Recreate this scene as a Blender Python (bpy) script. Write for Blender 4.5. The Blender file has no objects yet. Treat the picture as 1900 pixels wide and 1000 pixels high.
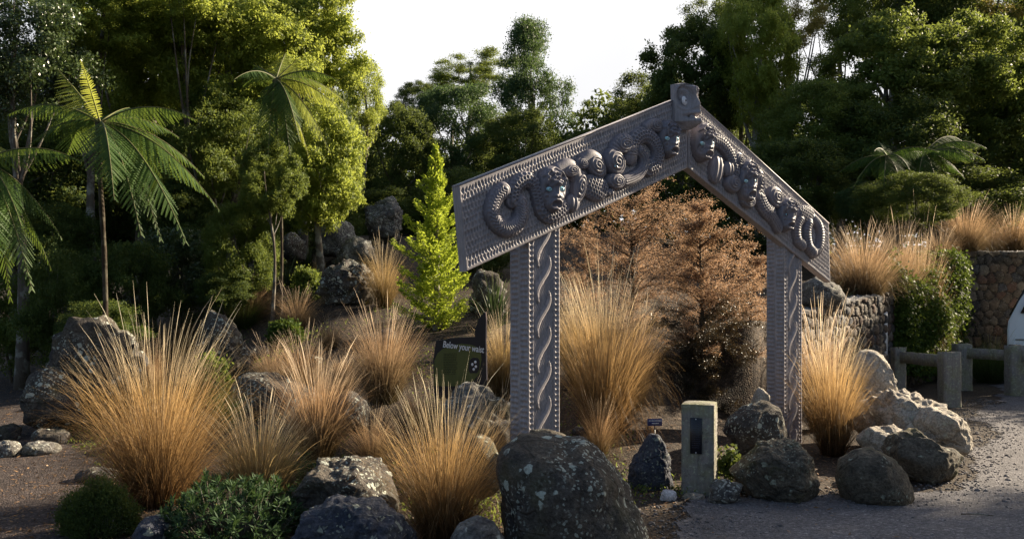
import bpy, math, random
import numpy as np
from mathutils import Vector, noise as mnoise

# ------------------------------------------------------------------ camera, world, sun
SC = bpy.context.scene
COL = SC.collection
F, CX, HY, EYE = 1645.4, 950.0, 565.0, 1.6
cam_data = bpy.data.cameras.new('camera')
cam_data.sensor_width = 36.0
cam_data.lens = 36.0 * F / 1900.0
cam_data.shift_y = (HY - 500.0) / 1900.0
cam_data.clip_end = 2000
cam = bpy.data.objects.new('camera', cam_data)
cam.location = (0, 0, EYE)
cam.rotation_euler = (math.radians(90), 0, 0)
COL.objects.link(cam)
SC.camera = cam

SUN_AZ, SUN_EL = math.radians(59), math.radians(25)
world = bpy.data.worlds.new('World')
SC.world = world
world.use_nodes = True
wn = world.node_tree.nodes
bg = wn['Background']
sky = wn.new('ShaderNodeTexSky')
sky.sky_type = 'NISHITA'
sky.sun_disc = False
sky.sun_elevation = SUN_EL
sky.sun_rotation = SUN_AZ
sky.dust_density = 3.0
sky.air_density = 1.0
# thin bright cloud on the sun's side of the sky
wl_ = world.node_tree.links
geo = wn.new('ShaderNodeTexCoord')
dotn = wn.new('ShaderNodeVectorMath'); dotn.operation = 'DOT_PRODUCT'
wl_.new(geo.outputs['Generated'], dotn.inputs[0])
dotn.inputs[1].default_value = (math.sin(math.radians(12)), math.cos(math.radians(12)), 0.25)
mr = wn.new('ShaderNodeMapRange'); mr.interpolation_type = 'SMOOTHSTEP'
mr.inputs[1].default_value = 0.55; mr.inputs[2].default_value = 0.9
wl_.new(dotn.outputs['Value'], mr.inputs[0])
cn = wn.new('ShaderNodeTexNoise'); cn.inputs['Scale'].default_value = 2.0; cn.inputs['Detail'].default_value = 4
cl = wn.new('ShaderNodeMapRange'); cl.inputs[1].default_value = 0.3; cl.inputs[2].default_value = 0.7; cl.inputs[3].default_value = 0.85; cl.inputs[4].default_value = 1.15
wl_.new(cn.outputs[0], cl.inputs[0])
ml = wn.new('ShaderNodeVectorMath'); ml.operation = 'SCALE'; ml.inputs[0].default_value = (7.0, 7.0, 7.12)
wl_.new(cl.outputs[0], ml.inputs['Scale'])
mxn = wn.new('ShaderNodeMix'); mxn.data_type = 'RGBA'
wl_.new(mr.outputs[0], mxn.inputs[0]); wl_.new(sky.outputs['Color'], mxn.inputs[6]); wl_.new(ml.outputs[0], mxn.inputs[7])
wl_.new(mxn.outputs[2], bg.inputs['Color'])
bg.inputs['Strength'].default_value = 0.05
sl = bpy.data.lights.new('sun', 'SUN')
sl.energy = 5.0
sl.angle = math.radians(0.5)
sl.color = (1.0, 0.84, 0.62)
so = bpy.data.objects.new('sun', sl)
SDIR = Vector((math.cos(SUN_EL) * math.sin(SUN_AZ), math.cos(SUN_EL) * math.cos(SUN_AZ), math.sin(SUN_EL)))
so.rotation_euler = SDIR.to_track_quat('Z', 'Y').to_euler()
COL.objects.link(so)
SC.view_settings.view_transform = 'Standard'
SC.view_settings.look = 'None'
SC.view_settings.exposure = 1.6
SC.view_settings.gamma = 1.0

# ------------------------------------------------------------------ helpers
def smooth(a, b, x):
    t = np.clip((x - a) / (b - a), 0, 1)
    return t * t * (3 - 2 * t)

def at(px, py, d):
    """point at depth d seen at photo pixel px,py"""
    return Vector(((px - CX) / F * d, d, EYE + (HY - py) / F * d))

def tag(o, label=None, cat=None, group=None, kind=None):
    if label: o['label'] = label
    if cat: o['category'] = cat
    if group: o['group'] = group
    if kind: o['kind'] = kind
    return o

def empty(name, loc, rz=0.0):
    o = bpy.data.objects.new(name, None)
    o.location = loc
    o.rotation_euler = (0, 0, rz)
    o.empty_display_size = 0.2
    COL.objects.link(o)
    return o

def mesh(name, verts, faces, mat, attrs=None, smooth_=False):
    """faces: (M,k) array or list of such arrays"""
    me = bpy.data.meshes.new(name)
    verts = np.asarray(verts, dtype=np.float32)
    if isinstance(faces, np.ndarray): faces = [faces]
    faces = [f for f in faces if len(f)]
    loops = np.concatenate([f.ravel() for f in faces]).astype(np.int32)
    tot = np.concatenate([np.full(len(f), f.shape[1]) for f in faces]).astype(np.int32)
    st = np.concatenate([[0], np.cumsum(tot)[:-1]]).astype(np.int32)
    me.vertices.add(len(verts)); me.vertices.foreach_set('co', verts.ravel())
    me.loops.add(len(loops)); me.loops.foreach_set('vertex_index', loops)
    me.polygons.add(len(tot)); me.polygons.foreach_set('loop_start', st)
    me.polygons.foreach_set('loop_total', tot)
    if smooth_: me.polygons.foreach_set('use_smooth', np.ones(len(tot), dtype=bool))
    me.update(calc_edges=True)
    if attrs:
        for k, v in attrs.items():
            v = np.asarray(v, dtype=np.float32)
            if v.ndim == 1:
                a = me.attributes.new(k, 'FLOAT', 'POINT'); a.data.foreach_set('value', v)
            else:
                a = me.attributes.new(k, 'FLOAT_COLOR', 'POINT')
                a.data.foreach_set('color', np.concatenate([v, np.ones((len(v), 1))], 1).astype(np.float32).ravel())
    me.materials.append(mat)
    return me

def obj(name, me, parent=None, loc=(0, 0, 0)):
    o = bpy.data.objects.new(name, me)
    COL.objects.link(o)
    o.location = loc
    if parent: o.parent = parent
    return o

class MB:
    """collects geometry"""
    def __init__(s): s.v = []; s.f = {}; s.n = 0; s.a = {}
    def add(s, v, f, **attrs):
        v = np.asarray(v, float)
        if isinstance(f, np.ndarray): f = [f]
        for q in f:
            q = np.asarray(q)
            if len(q): s.f.setdefault(q.shape[1], []).append(q + s.n)
        for k, x in attrs.items():
            s.a.setdefault(k, []).append(np.broadcast_to(x, (len(v),)) if np.ndim(x) < 2 else x)
        s.v.append(v); s.n += len(v)
    def mesh(s, name, mat, smooth_=False):
        return mesh(name, np.concatenate(s.v), [np.concatenate(x) for x in s.f.values()], mat,
                    {k: np.concatenate(x) for k, x in s.a.items()}, smooth_)

def tube(mb, pts, rad, n=7, rough=0.0, rng=None, **attrs):
    pts = np.asarray(pts, float); m = len(pts)
    rad = np.broadcast_to(rad, (m,)).astype(float)
    tg = np.gradient(pts, axis=0); tg /= np.linalg.norm(tg, axis=1)[:, None] + 1e-9
    ref = np.array([0, 0, 1.0]) if abs(tg[:, 2]).mean() < .8 else np.array([1.0, 0, 0])
    u = np.cross(tg, ref); u /= np.linalg.norm(u, axis=1)[:, None] + 1e-9
    w = np.cross(tg, u)
    th = np.linspace(0, 2 * np.pi, n, endpoint=False)
    rr = rad[:, None] * np.ones(n)[None]
    if rough and rng is not None: rr = rr * (1 + rough * rng.normal(size=rr.shape))
    v = pts[:, None] + rr[..., None] * (np.cos(th)[None, :, None] * u[:, None] + np.sin(th)[None, :, None] * w[:, None])
    i = np.arange(m - 1)[:, None] * n; j = np.arange(n)[None]; k = (j + 1) % n
    q = np.stack([i + j, i + k, i + n + k, i + n + j], -1).reshape(-1, 4)
    caps = np.array([list(range(n))[::-1], [(m - 1) * n + x for x in range(n)]])
    mb.add(v.reshape(-1, 3), [q, caps], **attrs)

def box(mb, c, s, rz=0.0, bev=0.0, **attrs):
    """bevelled box, centre c, size s"""
    hx, hy, hz = s[0] / 2, s[1] / 2, s[2] / 2
    b = min(bev, hx * .9, hy * .9, hz * .9)
    if b <= 0:
        v = np.array([[x * hx, y * hy, z * hz] for z in (-1, 1) for y in (-1, 1) for x in (-1, 1)])
        f = np.array([[0, 2, 3, 1], [4, 5, 7, 6], [0, 1, 5, 4], [2, 6, 7, 3], [0, 4, 6, 2], [1, 3, 7, 5]])
    else:
        ring = lambda ix, iy: [(-ix + b, -iy), (ix - b, -iy), (ix, -iy + b), (ix, iy - b), (ix - b, iy), (-ix + b, iy), (-ix, iy - b), (-ix, -iy + b)]
        L = []
        for z, e in ((-hz, b), (-hz + b, 0), (hz - b, 0), (hz, b)):
            L += [(x, y, z) for x, y in ring(hx - e, hy - e)]
        v = np.array(L)
        q = []
        for l in range(3):
            for j in range(8):
                k = (j + 1) % 8
                q.append([l * 8 + j, l * 8 + k, l * 8 + 8 + k, l * 8 + 8 + j])
        f = [np.array(q), np.array([list(range(8))[::-1], [24 + x for x in range(8)]])]
    c_, s_ = math.cos(rz), math.sin(rz)
    v = v @ np.array([[c_, s_, 0], [-s_, c_, 0], [0, 0, 1]]) + np.asarray(c)
    mb.add(v, f, **attrs)

# ------------------------------------------------------------------ materials
def new_mat(name):
    m = bpy.data.materials.new(name); m.use_nodes = True
    nt = m.node_tree
    for n in list(nt.nodes): nt.nodes.remove(n)
    out = nt.nodes.new('ShaderNodeOutputMaterial')
    return m, nt, out

class NT:
    def __init__(s, nt): s.nt = nt
    def n(s, t, **kw):
        x = s.nt.nodes.new(t)
        for k, v in kw.items(): setattr(x, k, v)
        return x
    def l(s, a, b): s.nt.links.new(a, b)
    def val(s, x, inp):
        if isinstance(x, (int, float)): inp.default_value = x
        elif isinstance(x, (tuple, list)): inp.default_value = (*x[:3], 1) if len(inp.default_value) == 4 else x
        else: s.l(x, inp)
    def mix(s, f, a, b, mode='MIX'):
        m = s.n('ShaderNodeMix', data_type='RGBA', blend_type=mode)
        s.val(f, m.inputs[0]); s.val(a, m.inputs[6]); s.val(b, m.inputs[7])
        return m.outputs[2]
    def math(s, op, a, b=0.0, c=None):
        m = s.n('ShaderNodeMath', operation=op); s.val(a, m.inputs[0]); s.val(b, m.inputs[1])
        if c is not None: s.val(c, m.inputs[2])
        return m.outputs[0]
    def ramp(s, x, stops):
        r = s.n('ShaderNodeValToRGB'); e = r.color_ramp.elements
        while len(e) < len(stops): e.new(0.5)
        for i, (p, c) in enumerate(stops):
            e[i].position = p
            e[i].color = (*c, 1) if isinstance(c, (tuple, list)) else (c, c, c, 1)
        s.l(x, r.inputs[0]); return r.outputs[0]
    def noise(s, vec, scale, detail=4, rough=.55, dist=0):
        x = s.n('ShaderNodeTexNoise'); x.inputs['Scale'].default_value = scale
        x.inputs['Detail'].default_value = detail; x.inputs['Roughness'].default_value = rough
        x.inputs['Distortion'].default_value = dist
        if vec is not None: s.l(vec, x.inputs['Vector'])
        return x.outputs[0]
    def voro(s, vec, scale, feature='F1', out='Distance', rnd=1):
        x = s.n('ShaderNodeTexVoronoi', feature=feature); x.inputs['Scale'].default_value = scale
        x.inputs['Randomness'].default_value = rnd
        if vec is not None: s.l(vec, x.inputs['Vector'])
        return x.outputs[out]
    def attr(s, name, out='Fac'):
        x = s.n('ShaderNodeAttribute', attribute_name=name); return x.outputs[out]
    def objvec(s, rnd=True):
        tc = s.n('ShaderNodeTexCoord').outputs['Object']
        if not rnd: return tc
        oi = s.n('ShaderNodeObjectInfo').outputs['Random']
        k = s.math('MULTIPLY', oi, 37.0)
        c = s.n('ShaderNodeCombineXYZ'); s.l(k, c.inputs[0]); s.l(k, c.inputs[1]); s.l(k, c.inputs[2])
        a = s.n('ShaderNodeVectorMath', operation='ADD'); s.l(tc, a.inputs[0]); s.l(c.outputs[0], a.inputs[1])
        return a.outputs[0]
    def bump(s, h, strength=.5, dist=.02, nrm=None):
        b = s.n('ShaderNodeBump'); b.inputs['Strength'].default_value = strength
        b.inputs['Distance'].default_value = dist; s.l(h, b.inputs['Height'])
        if nrm is not None: s.l(nrm, b.inputs['Normal'])
        return b.outputs[0]
    def bsdf(s, col, rough=.8, spec=.3, nrm=None, metal=0):
        b = s.n('ShaderNodeBsdfPrincipled'); s.val(col, b.inputs['Base Color'])
        s.val(rough, b.inputs['Roughness']); s.val(spec, b.inputs['Specular IOR Level'])
        b.inputs['Metallic'].default_value = metal
        if nrm is not None: s.l(nrm, b.inputs['Normal'])
        return b

def plain(name, col, rough=.6, spec=.3, metal=0, var=.15, scale=8):
    m, nt, out = new_mat(name); k = NT(nt)
    v = k.objvec()
    n = k.noise(v, scale, 5)
    c = k.mix(n, tuple(x * (1 - var) for x in col), tuple(min(1, x * (1 + var)) for x in col))
    b = k.bsdf(c, rough, spec, k.bump(k.noise(v, scale * 6, 3), .15, .005), metal)
    k.l(b.outputs[0], out.inputs[0]); return m

def leaf_mat(name, dark, light, trans=.35, rough=.55, spec=.25, tcol=None, big=1.3):
    """leaf colour varies leaf by leaf (attribute r) and in patches"""
    m, nt, out = new_mat(name); k = NT(nt)
    r = k.attr('r')
    p = k.ramp(k.noise(k.objvec(), big, 2), [(.35, 0.0), (.65, 1.0)])
    f = k.math('ADD', k.math('MULTIPLY', r, .65), k.math('MULTIPLY', p, .35))
    c = k.mix(f, dark, light)
    b = k.bsdf(c, rough, spec)
    t = k.n('ShaderNodeBsdfTranslucent')
    k.l(k.mix(.5, c, tcol if tcol else tuple(min(1, x * 1.6) for x in light)), t.inputs[0])
    mx = k.n('ShaderNodeMixShader'); mx.inputs[0].default_value = trans
    k.l(b.outputs[0], mx.inputs[1]); k.l(t.outputs[0], mx.inputs[2]); k.l(mx.outputs[0], out.inputs[0])
    return m

def tussock_mat(name, base, mid, tip, trans=.4):
    m, nt, out = new_mat(name); k = NT(nt)
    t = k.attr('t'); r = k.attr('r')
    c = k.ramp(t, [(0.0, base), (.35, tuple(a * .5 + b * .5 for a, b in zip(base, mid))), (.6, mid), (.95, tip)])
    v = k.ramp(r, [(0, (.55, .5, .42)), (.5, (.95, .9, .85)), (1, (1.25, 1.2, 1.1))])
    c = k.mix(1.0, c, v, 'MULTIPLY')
    b = k.bsdf(c, .5, .3)
    tr = k.n('ShaderNodeBsdfTranslucent'); k.l(c, tr.inputs[0])
    mx = k.n('ShaderNodeMixShader'); mx.inputs[0].default_value = trans
    k.l(b.outputs[0], mx.inputs[1]); k.l(tr.outputs[0], mx.inputs[2]); k.l(mx.outputs[0], out.inputs[0])
    return m

def rock_mat(name, c1, c2, c3, lichen=.5, lcol=(.42, .45, .36), moss=.3):
    m, nt, out = new_mat(name); k = NT(nt)
    v = k.objvec()
    n1 = k.noise(v, 2.2, 6, .6); n2 = k.noise(v, 9, 6, .7); n3 = k.noise(v, 45, 4, .7)
    c = k.mix(k.ramp(n1, [(.35, 0.0), (.62, 1.0)]), c1, c2)
    c = k.mix(k.ramp(n2, [(.42, 0.0), (.75, .8)]), c, c3)
    c = k.mix(1.0, c, k.ramp(n3, [(.3, .4), (.7, 1.5)]), 'MULTIPLY')
    cr_ = k.voro(v, 2.4, feature='DISTANCE_TO_EDGE')
    crk = k.ramp(k.math('ADD', cr_, k.math('MULTIPLY', n2, .10)), [(.045, 0.0), (.075, 1.0)])
    mo = k.math('MULTIPLY', k.ramp(k.noise(v, 3.1, 5, .6), [(.52, 0.0), (.68, 1.0)]), moss)
    c = k.mix(mo, c, (.10, .10, .035))
    # lichen: round crusty patches of two sizes, only in some areas
    dv = k.n('ShaderNodeVectorMath', operation='ADD')
    nn = k.n('ShaderNodeTexNoise'); nn.inputs['Scale'].default_value = 22; k.l(v, nn.inputs['Vector'])
    sc_ = k.n('ShaderNodeVectorMath', operation='SCALE'); k.l(nn.outputs['Color'], sc_.inputs[0]); sc_.inputs['Scale'].default_value = .06
    k.l(v, dv.inputs[0]); k.l(sc_.outputs[0], dv.inputs[1])
    area = k.ramp(k.noise(v, 2.6, 3), [(.47, 0.0), (.6, 1.0)])
    l1 = k.ramp(k.voro(dv.outputs[0], 9), [(.16 + .12 * lichen, 1.0), (.2 + .13 * lichen, 0.0)])
    l2 = k.ramp(k.voro(dv.outputs[0], 30), [(.17 + .15 * lichen, 1.0), (.24 + .16 * lichen, 0.0)])
    gate1 = k.ramp(k.noise(v, 6.7, 2), [(.5, 0.0), (.56, 1.0)])
    l = k.math('MAXIMUM', k.math('MULTIPLY', l1, gate1), k.math('MULTIPLY', l2, area))
    l = k.math('MULTIPLY', l, min(1.0, lichen * 1.6))
    lc = k.mix(k.noise(v, 60, 3), tuple(x * .55 for x in lcol), tuple(min(1, x * 1.25) for x in lcol))
    c = k.mix(l, c, lc)
    h = k.math('ADD', k.math('MULTIPLY', n2, .7), k.math('MULTIPLY', n3, .35))
    h = k.math('ADD', h, k.math('MULTIPLY', l, .10))
    h = k.math('ADD', h, k.math('MULTIPLY', crk, .25))
    b = k.bsdf(c, .85, .25, k.bump(h, 1.0, .06))
    k.l(b.outputs[0], out.inputs[0]); return m

def ground_mat(name, c1, c2, c3, scale=1.0, peb=.5):
    m, nt, out = new_mat(name); k = NT(nt)
    v = k.n('ShaderNodeTexCoord').outputs['Object']
    n1 = k.noise(v, .9 * scale, 5, .6); n2 = k.noise(v, 14 * scale, 5, .7)
    cell = k.voro(v, 55 * scale, out='Color')
    sep = k.n('ShaderNodeSeparateColor'); k.l(cell, sep.inputs[0])
    d = k.voro(v, 55 * scale)
    c = k.mix(k.ramp(n1, [(.35, 0.0), (.65, 1.0)]), c1, c2)
    c = k.mix(k.ramp(n2, [(.45, 0.0), (.7, 1.0)]), c, c3)
    c = k.mix(peb, c, k.mix(1.0, c, k.ramp(sep.outputs[0], [(0, .35), (.7, 1.0), (.93, 1.6), (1, 3.0)]), 'MULTIPLY'))
    h = k.math('SUBTRACT', k.math('MULTIPLY', n2, .8), k.math('MULTIPLY', d, .8))
    b = k.bsdf(c, .9, .2, k.bump(h, .7, .02))
    k.l(b.outputs[0], out.inputs[0]); return m

def bark_mat(name, c1, c2, spots=(.3, .3, .26)):
    m, nt, out = new_mat(name); k = NT(nt)
    v = k.n('ShaderNodeTexCoord').outputs['Object']
    mp = k.n('ShaderNodeMapping'); mp.inputs['Scale'].default_value = (1, 1, .3); k.l(v, mp.inputs[0])
    n1 = k.noise(mp.outputs[0], 18, 5, .65); n2 = k.noise(v, 5, 3)
    c = k.mix(n1, c1, c2); c = k.mix(k.ramp(n2, [(.5, 0.0), (.6, .7)]), c, spots)
    b = k.bsdf(c, .9, .15, k.bump(n1, .8, .03))
    k.l(b.outputs[0], out.inputs[0]); return m

M = {}
M['rock'] = rock_mat('rock', (.030, .031, .038), (.085, .07, .055), (.16, .14, .115), .75, (.5, .53, .46))
M['rock_brown'] = rock_mat('rock_brown', (.055, .05, .042), (.13, .105, .075), (.20, .17, .13), .5, moss=.5)
M['rock_slate'] = rock_mat('rock_slate', (.022, .03, .055), (.055, .06, .08), (.13, .13, .14), .45, moss=.1)
M['rock_pale'] = rock_mat('rock_pale', (.24, .205, .165), (.46, .41, .34), (.56, .52, .46), .4, (.5, .5, .4), moss=.45)
M['rock_lichen'] = rock_mat('rock_lichen', (.06, .055, .06), (.14, .13, .12), (.28, .27, .24), .95, (.5, .5, .44), moss=.4)
M['white_stone'] = rock_mat('white_stone', (.55, .53, .55), (.7, .68, .68), (.8, .78, .78), .1, moss=.1)
M['soil'] = ground_mat('soil', (.03, .023, .019), (.055, .04, .03), (.10, .075, .052), 1.0, .8)
M['path'] = ground_mat('path', (.04, .031, .03), (.065, .05, .046), (.11, .09, .08), 1.2, .8)
M['road'] = ground_mat('road', (.10, .096, .103), (.16, .152, .16), (.20, .188, .192), 1.3, .6)
M['gravel'] = rock_mat('gravel', (.12, .115, .125), (.22, .2, .2), (.32, .3, .29), .1, moss=.1)
M['litter'] = leaf_mat('litter', (.09, .05, .025), (.3, .18, .09), .15)
M['bark'] = bark_mat('bark', (.05, .04, .032), (.16, .135, .11))
M['bark_pale'] = bark_mat('bark_pale', (.12, .105, .09), (.3, .27, .23), (.4, .39, .35))
M['fern_bark'] = bark_mat('fern_bark', (.022, .017, .013), (.075, .058, .042), (.12, .11, .08))
# ------------------------------------------------------------------ terrain
W1 = np.array([[3.95, 12.4], [4.2, 12.8], [7.35, 17.0], [10.8, 21.2]])
W1Z = np.array([1.44, 1.5, 1.86, 2.72])
W2 = np.array([[10.8, 21.2], [20.0, 22.4]]); W2Z = np.array([2.86, 2.9])

def wall_side(x, y):
    """signed distance, positive behind the retaining walls; and wall-top height there"""
    best = np.full(np.shape(x), 1e9); sgn = np.ones(np.shape(x)); zt = np.zeros(np.shape(x))
    for P, Z in ((W1, W1Z), (W2, W2Z)):
        for i in range(len(P) - 1):
            a, b = P[i], P[i + 1]; e = b - a; L2 = e @ e
            t = np.clip(((x - a[0]) * e[0] + (y - a[1]) * e[1]) / L2, 0, 1)
            dx = x - a[0] - t * e[0]; dy = y - a[1] - t * e[1]
            d = np.hypot(dx, dy); s = np.sign(e[0] * (y - a[1]) - e[1] * (x - a[0]))
            m = d < best - 1e-6
            best = np.where(m, d, best); sgn = np.where(m, s, sgn); zt = np.where(m, Z[i] * (1 - t) + Z[i + 1] * t, zt)
    return best * sgn, zt

def tz(x, y):
    x = np.asarray(x, float); y = np.asarray(y, float)
    yy = np.maximum(y, .1)
    rise = np.where(y < 8, 0, .24 * (y - 8)); rise = np.minimum(rise, 3.2 + .09 * np.maximum(y - 21, 0))
    wl = np.clip((x / yy + .5) / .3, .10, 1)
    # right edge of the mound: from (1.6,8) to the start of the wall
    xe = np.interp(y, [7, 8.5, 10.5, 11.5, 12.8, 17], [0.6, 1.9, 2.9, 3.6, 4.4, 7.4])
    wr = 1 - smooth(-1.3, .3, x - xe)
    sd, zt = wall_side(x, y)
    z_m = rise * wl
    behind = smooth(-.02, .22, sd)
    zr = zt - .12 + .1 * np.maximum(sd, 0) * .6
    front = z_m * wr
    upper = np.where(x / yy > .12, zr * smooth(.12, .27, x / yy) + z_m * (1 - smooth(.12, .27, x / yy)), z_m)
    z = front * (1 - behind) + upper * behind
    z = np.where(y < 10.8, front, z)
    z = z + .03 * np.sin(x * 1.7 + .4) * np.sin(y * 1.3) * smooth(5, 9, y) * np.clip(z, 0, 1)
    return z

def ground_hit(px, py, dmin=4.0, dmax=60):
    d = np.arange(dmin, dmax, .02)
    x = (px - CX) / F * d; z = EYE + (HY - py) / F * d
    g = tz(x, d)
    k = np.argmax(z <= g)
    if z[k] > g[k]: k = len(d) - 1
    return Vector((x[k], d[k], float(g[k])))

def on_ground(px, d):
    x = (px - CX) / F * d
    return Vector((x, d, float(tz(x, d))))

def sheet(name, xs, ys, mat, off=0.0, mask=None):
    X, Y = np.meshgrid(xs, ys)
    Z = tz(X, Y) + off
    v = np.stack([X, Y, Z], -1).reshape(-1, 3)
    nx, ny = len(xs), len(ys)
    i = np.arange(ny - 1)[:, None] * nx + np.arange(nx - 1)[None]
    q = np.stack([i, i + 1, i + nx + 1, i + nx], -1).reshape(-1, 4)
    if mask is not None:
        cx = X[:-1, :-1].ravel(); cy = Y[:-1, :-1].ravel()
        q = q[mask(cx, cy)]
    o = obj(name, mesh(name, v, q, mat, smooth_=True)); tag(o, kind='structure'); return o

gx = np.concatenate([[-400, -200, -100, -60, -40, -30, -24], np.arange(-20, 22, .12), [24, 30, 40, 60, 100, 200, 400]])
gy = np.concatenate([[-60, -20, -5, 0], np.arange(1, 30, .12), np.arange(30, 60, 1.0), [70, 90, 130, 200, 400]])
sheet('ground', gx, gy, M['soil'])

def wob(x, y, s=1.0):
    return .18 * np.sin(x * 2.3 * s + 1.3 * np.sin(y * 1.9)) + .12 * np.sin(y * 5.1 * s + x * 3.7) + .05 * np.sin(x * 13 + y * 9)
def road_mask(x, y):
    edge = np.interp(y, [2, 5.5, 6.6, 7.3, 7.6, 8.2, 9.5, 11, 12.5, 14.5, 17.5, 19], [.6, .9, 1.2, 1.6, 3.9, 4.3, 4.9, 6.0, 6.4, 8.0, 9.6, 11.0])
    return (x > edge + wob(x, y) * .5) & (y > 1.5) & (y < 19.5 + .3 * np.sin(x)) & (wall_side(x, y)[0] < -.9)
sheet('road', np.arange(.3, 21, .05), np.arange(1.5, 20, .05), M['road'], .005, road_mask)
def path_mask(x, y):
    edge = np.interp(y, [3, 6, 7.5, 9, 10.5, 13, 16, 19], [-1.6, -2.9, -3.4, -4.3, -5.6, -6.8, -8.0, -9.6])
    return (x < edge + wob(x, y) * .5) & (x > edge - 5.5 - y * .1 + wob(x, y)) & (y < 19)
sheet('path', np.arange(-17, -1.2, .06), np.arange(1.5, 19.2, .06), M['path'], .005, path_mask)

# ------------------------------------------------------------------ rocks
import bmesh
_ico = {}
def ico(sub):
    if sub not in _ico:
        bm = bmesh.new(); bmesh.ops.create_icosphere(bm, subdivisions=sub, radius=1)
        bm.verts.ensure_lookup_table()
        v = np.array([x.co[:] for x in bm.verts]); f = np.array([[w.index for w in p.verts] for p in bm.faces]); bm.free()
        _ico[sub] = (v, f)
    v, f = _ico[sub]; return v.copy(), f

def nz(P, scale, seed, oct_=3):
    o = Vector((seed * 7.13, seed * 3.71, seed * 1.97))
    return np.array([mnoise.fractal(Vector(p) * scale + o, 1.0, 2.0, oct_) for p in P])

def rock(name, label, poly, depth_m, d, mat='rock', seed=1, ang=.3, rough=.07, sub=5, cat='boulder', group=None):
    """boulder whose outline from the front follows poly (photo pixels) at distance d"""
    P = np.array(poly, float); s = d / F
    c = np.array([P[:, 0].mean(), (P[:, 1].min() + P[:, 1].max()) / 2])
    ctr = at(c[0], c[1], d)
    Q = np.stack([(P[:, 0] - c[0]) * s, -(P[:, 1] - c[1]) * s], -1)
    th = np.linspace(-np.pi, np.pi, 181); R = np.zeros(181)
    for k, t in enumerate(th):
        dx, dz = math.cos(t), math.sin(t); r = .02
        for i in range(len(Q)):
            a, b = Q[i], Q[(i + 1) % len(Q)]; e = b - a
            den = dx * e[1] - dz * e[0]
            if abs(den) < 1e-9: continue
            tt = (a[0] * e[1] - a[1] * e[0]) / den; u = (a[0] * dz - a[1] * dx) / den
            if tt > 0 and -1e-6 <= u <= 1 + 1e-6: r = max(r, tt)
        R[k] = r
    kern = np.array([1, 2, 3, 2, 1.]) / 9
    Rp = np.concatenate([R[-3:-1], R, R[1:3]]); R = np.convolve(Rp, kern, 'valid')
    v, f = ico(sub)
    rs = np.random.RandomState(seed)
    nrm = v.copy()
    for _ in range(int(14 * ang) + 3):
        n = rs.normal(size=3); n /= np.linalg.norm(n); off = rs.uniform(.72, .93) if ang > .4 else rs.uniform(.82, .96)
        e = v @ n - off; v -= np.where(e > 0, e, 0)[:, None] * n * (.92 if ang > .3 else .6)
    rho = np.hypot(v[:, 0], v[:, 2]); t = np.arctan2(v[:, 2], v[:, 0])
    RR = np.interp(t, th, R)
    rr = np.clip(rho, 0, 1.2) ** .88
    p = np.stack([rr * np.cos(t) * RR, v[:, 1] * depth_m / 2, rr * np.sin(t) * RR], -1)
    size = float(R.mean())
    dsp = nz(v, 1.6, seed, 3) * rough * 1.4 + nz(v, 6, seed + 5, 3) * rough * .45 * (1 + ang)
    if .5 < ang < 1.9:
        lay = nz(v * np.array([.6, .6, 3.0]), 2.2, seed + 9, 2); dsp += np.round(lay * 5) / 5 * rough * .8
    nr = p / (np.linalg.norm(p, axis=1)[:, None] + 1e-9)
    p = p + nr * (dsp * size)[:, None]
    base = np.array([0, 0, p[:, 2].min()])
    o = obj(name, mesh(name, p - base, f, M[mat], smooth_=True), None, Vector(ctr) + Vector(base))
    tag(o, label, cat, group); return o

def simple_rock(name, label, px0, px1, y0, y1, mat, seed, ang=.3, rough=.09, d=None, dm=None, sub=4, cat='rock', group=None, lift=0):
    cx = (px0 + px1) / 2
    if d is None: d = ground_hit(cx, y1 - 3).y
    rs = np.random.RandomState(seed); pts = []
    hw, hh = (px1 - px0) / 2, (y1 - y0) / 2
    for k in range(12):
        t = 2 * np.pi * k / 12; q = 1.0 + .1 * rs.normal()
        ct, st = math.cos(t), math.sin(t)
        pts.append((cx + hw * np.sign(ct) * abs(ct) ** .8 * q, (y0 + y1) / 2 - hh * np.sign(st) * abs(st) ** .8 * q))
    w = (px1 - px0) * d / F
    return rock(name, label, pts, dm or w * .9, d + w * .3, mat, seed, ang, rough, sub, cat, group)

rock('boulder', 'largest lichen-spotted grey boulder in the foreground at the foot of the left gate post',
     [(918, 880), (922, 835), (940, 815), (975, 803), (1040, 812), (1085, 810), (1115, 830), (1142, 870), (1165, 905), (1185, 945), (1202, 990), (1206, 1060), (1100, 1085), (960, 1075), (935, 985)], 1.0, 5.9, 'rock', 3, .2, .05, 6)
rock('boulder', 'low brown stone peeping over the top of the largest boulder beside the left gate post',
     [(975, 815), (985, 797), (1020, 795), (1050, 806), (1062, 830), (1020, 860), (980, 850)], .3, 6.75, 'rock_brown', 4, .1, .04, 4)
rock('boulder', 'rounded brown boulder half hidden behind the red tussock, left of the largest boulder',
     [(858, 850), (868, 815), (890, 805), (912, 815), (926, 845), (930, 905), (895, 930), (862, 915)], .45, 6.7, 'rock_brown', 5, .1, .04, 4)
rock('boulder', 'grey boulder cut off by the bottom edge left of the largest boulder',
     [(833, 1005), (848, 972), (885, 957), (915, 968), (938, 1000), (945, 1060), (890, 1080), (838, 1060)], .35, 5.4, 'rock_lichen', 6, .2, .05, 4)
rock('boulder', 'flat-topped grey rock shelf behind the lower lichen-spotted slab at bottom centre left',
     [(538, 915), (560, 885), (592, 856), (650, 849), (705, 856), (738, 885), (752, 945), (700, 985), (590, 985), (550, 960)], 1.0, 6.6, 'rock', 7, 1.0, .08, 6)
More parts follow.
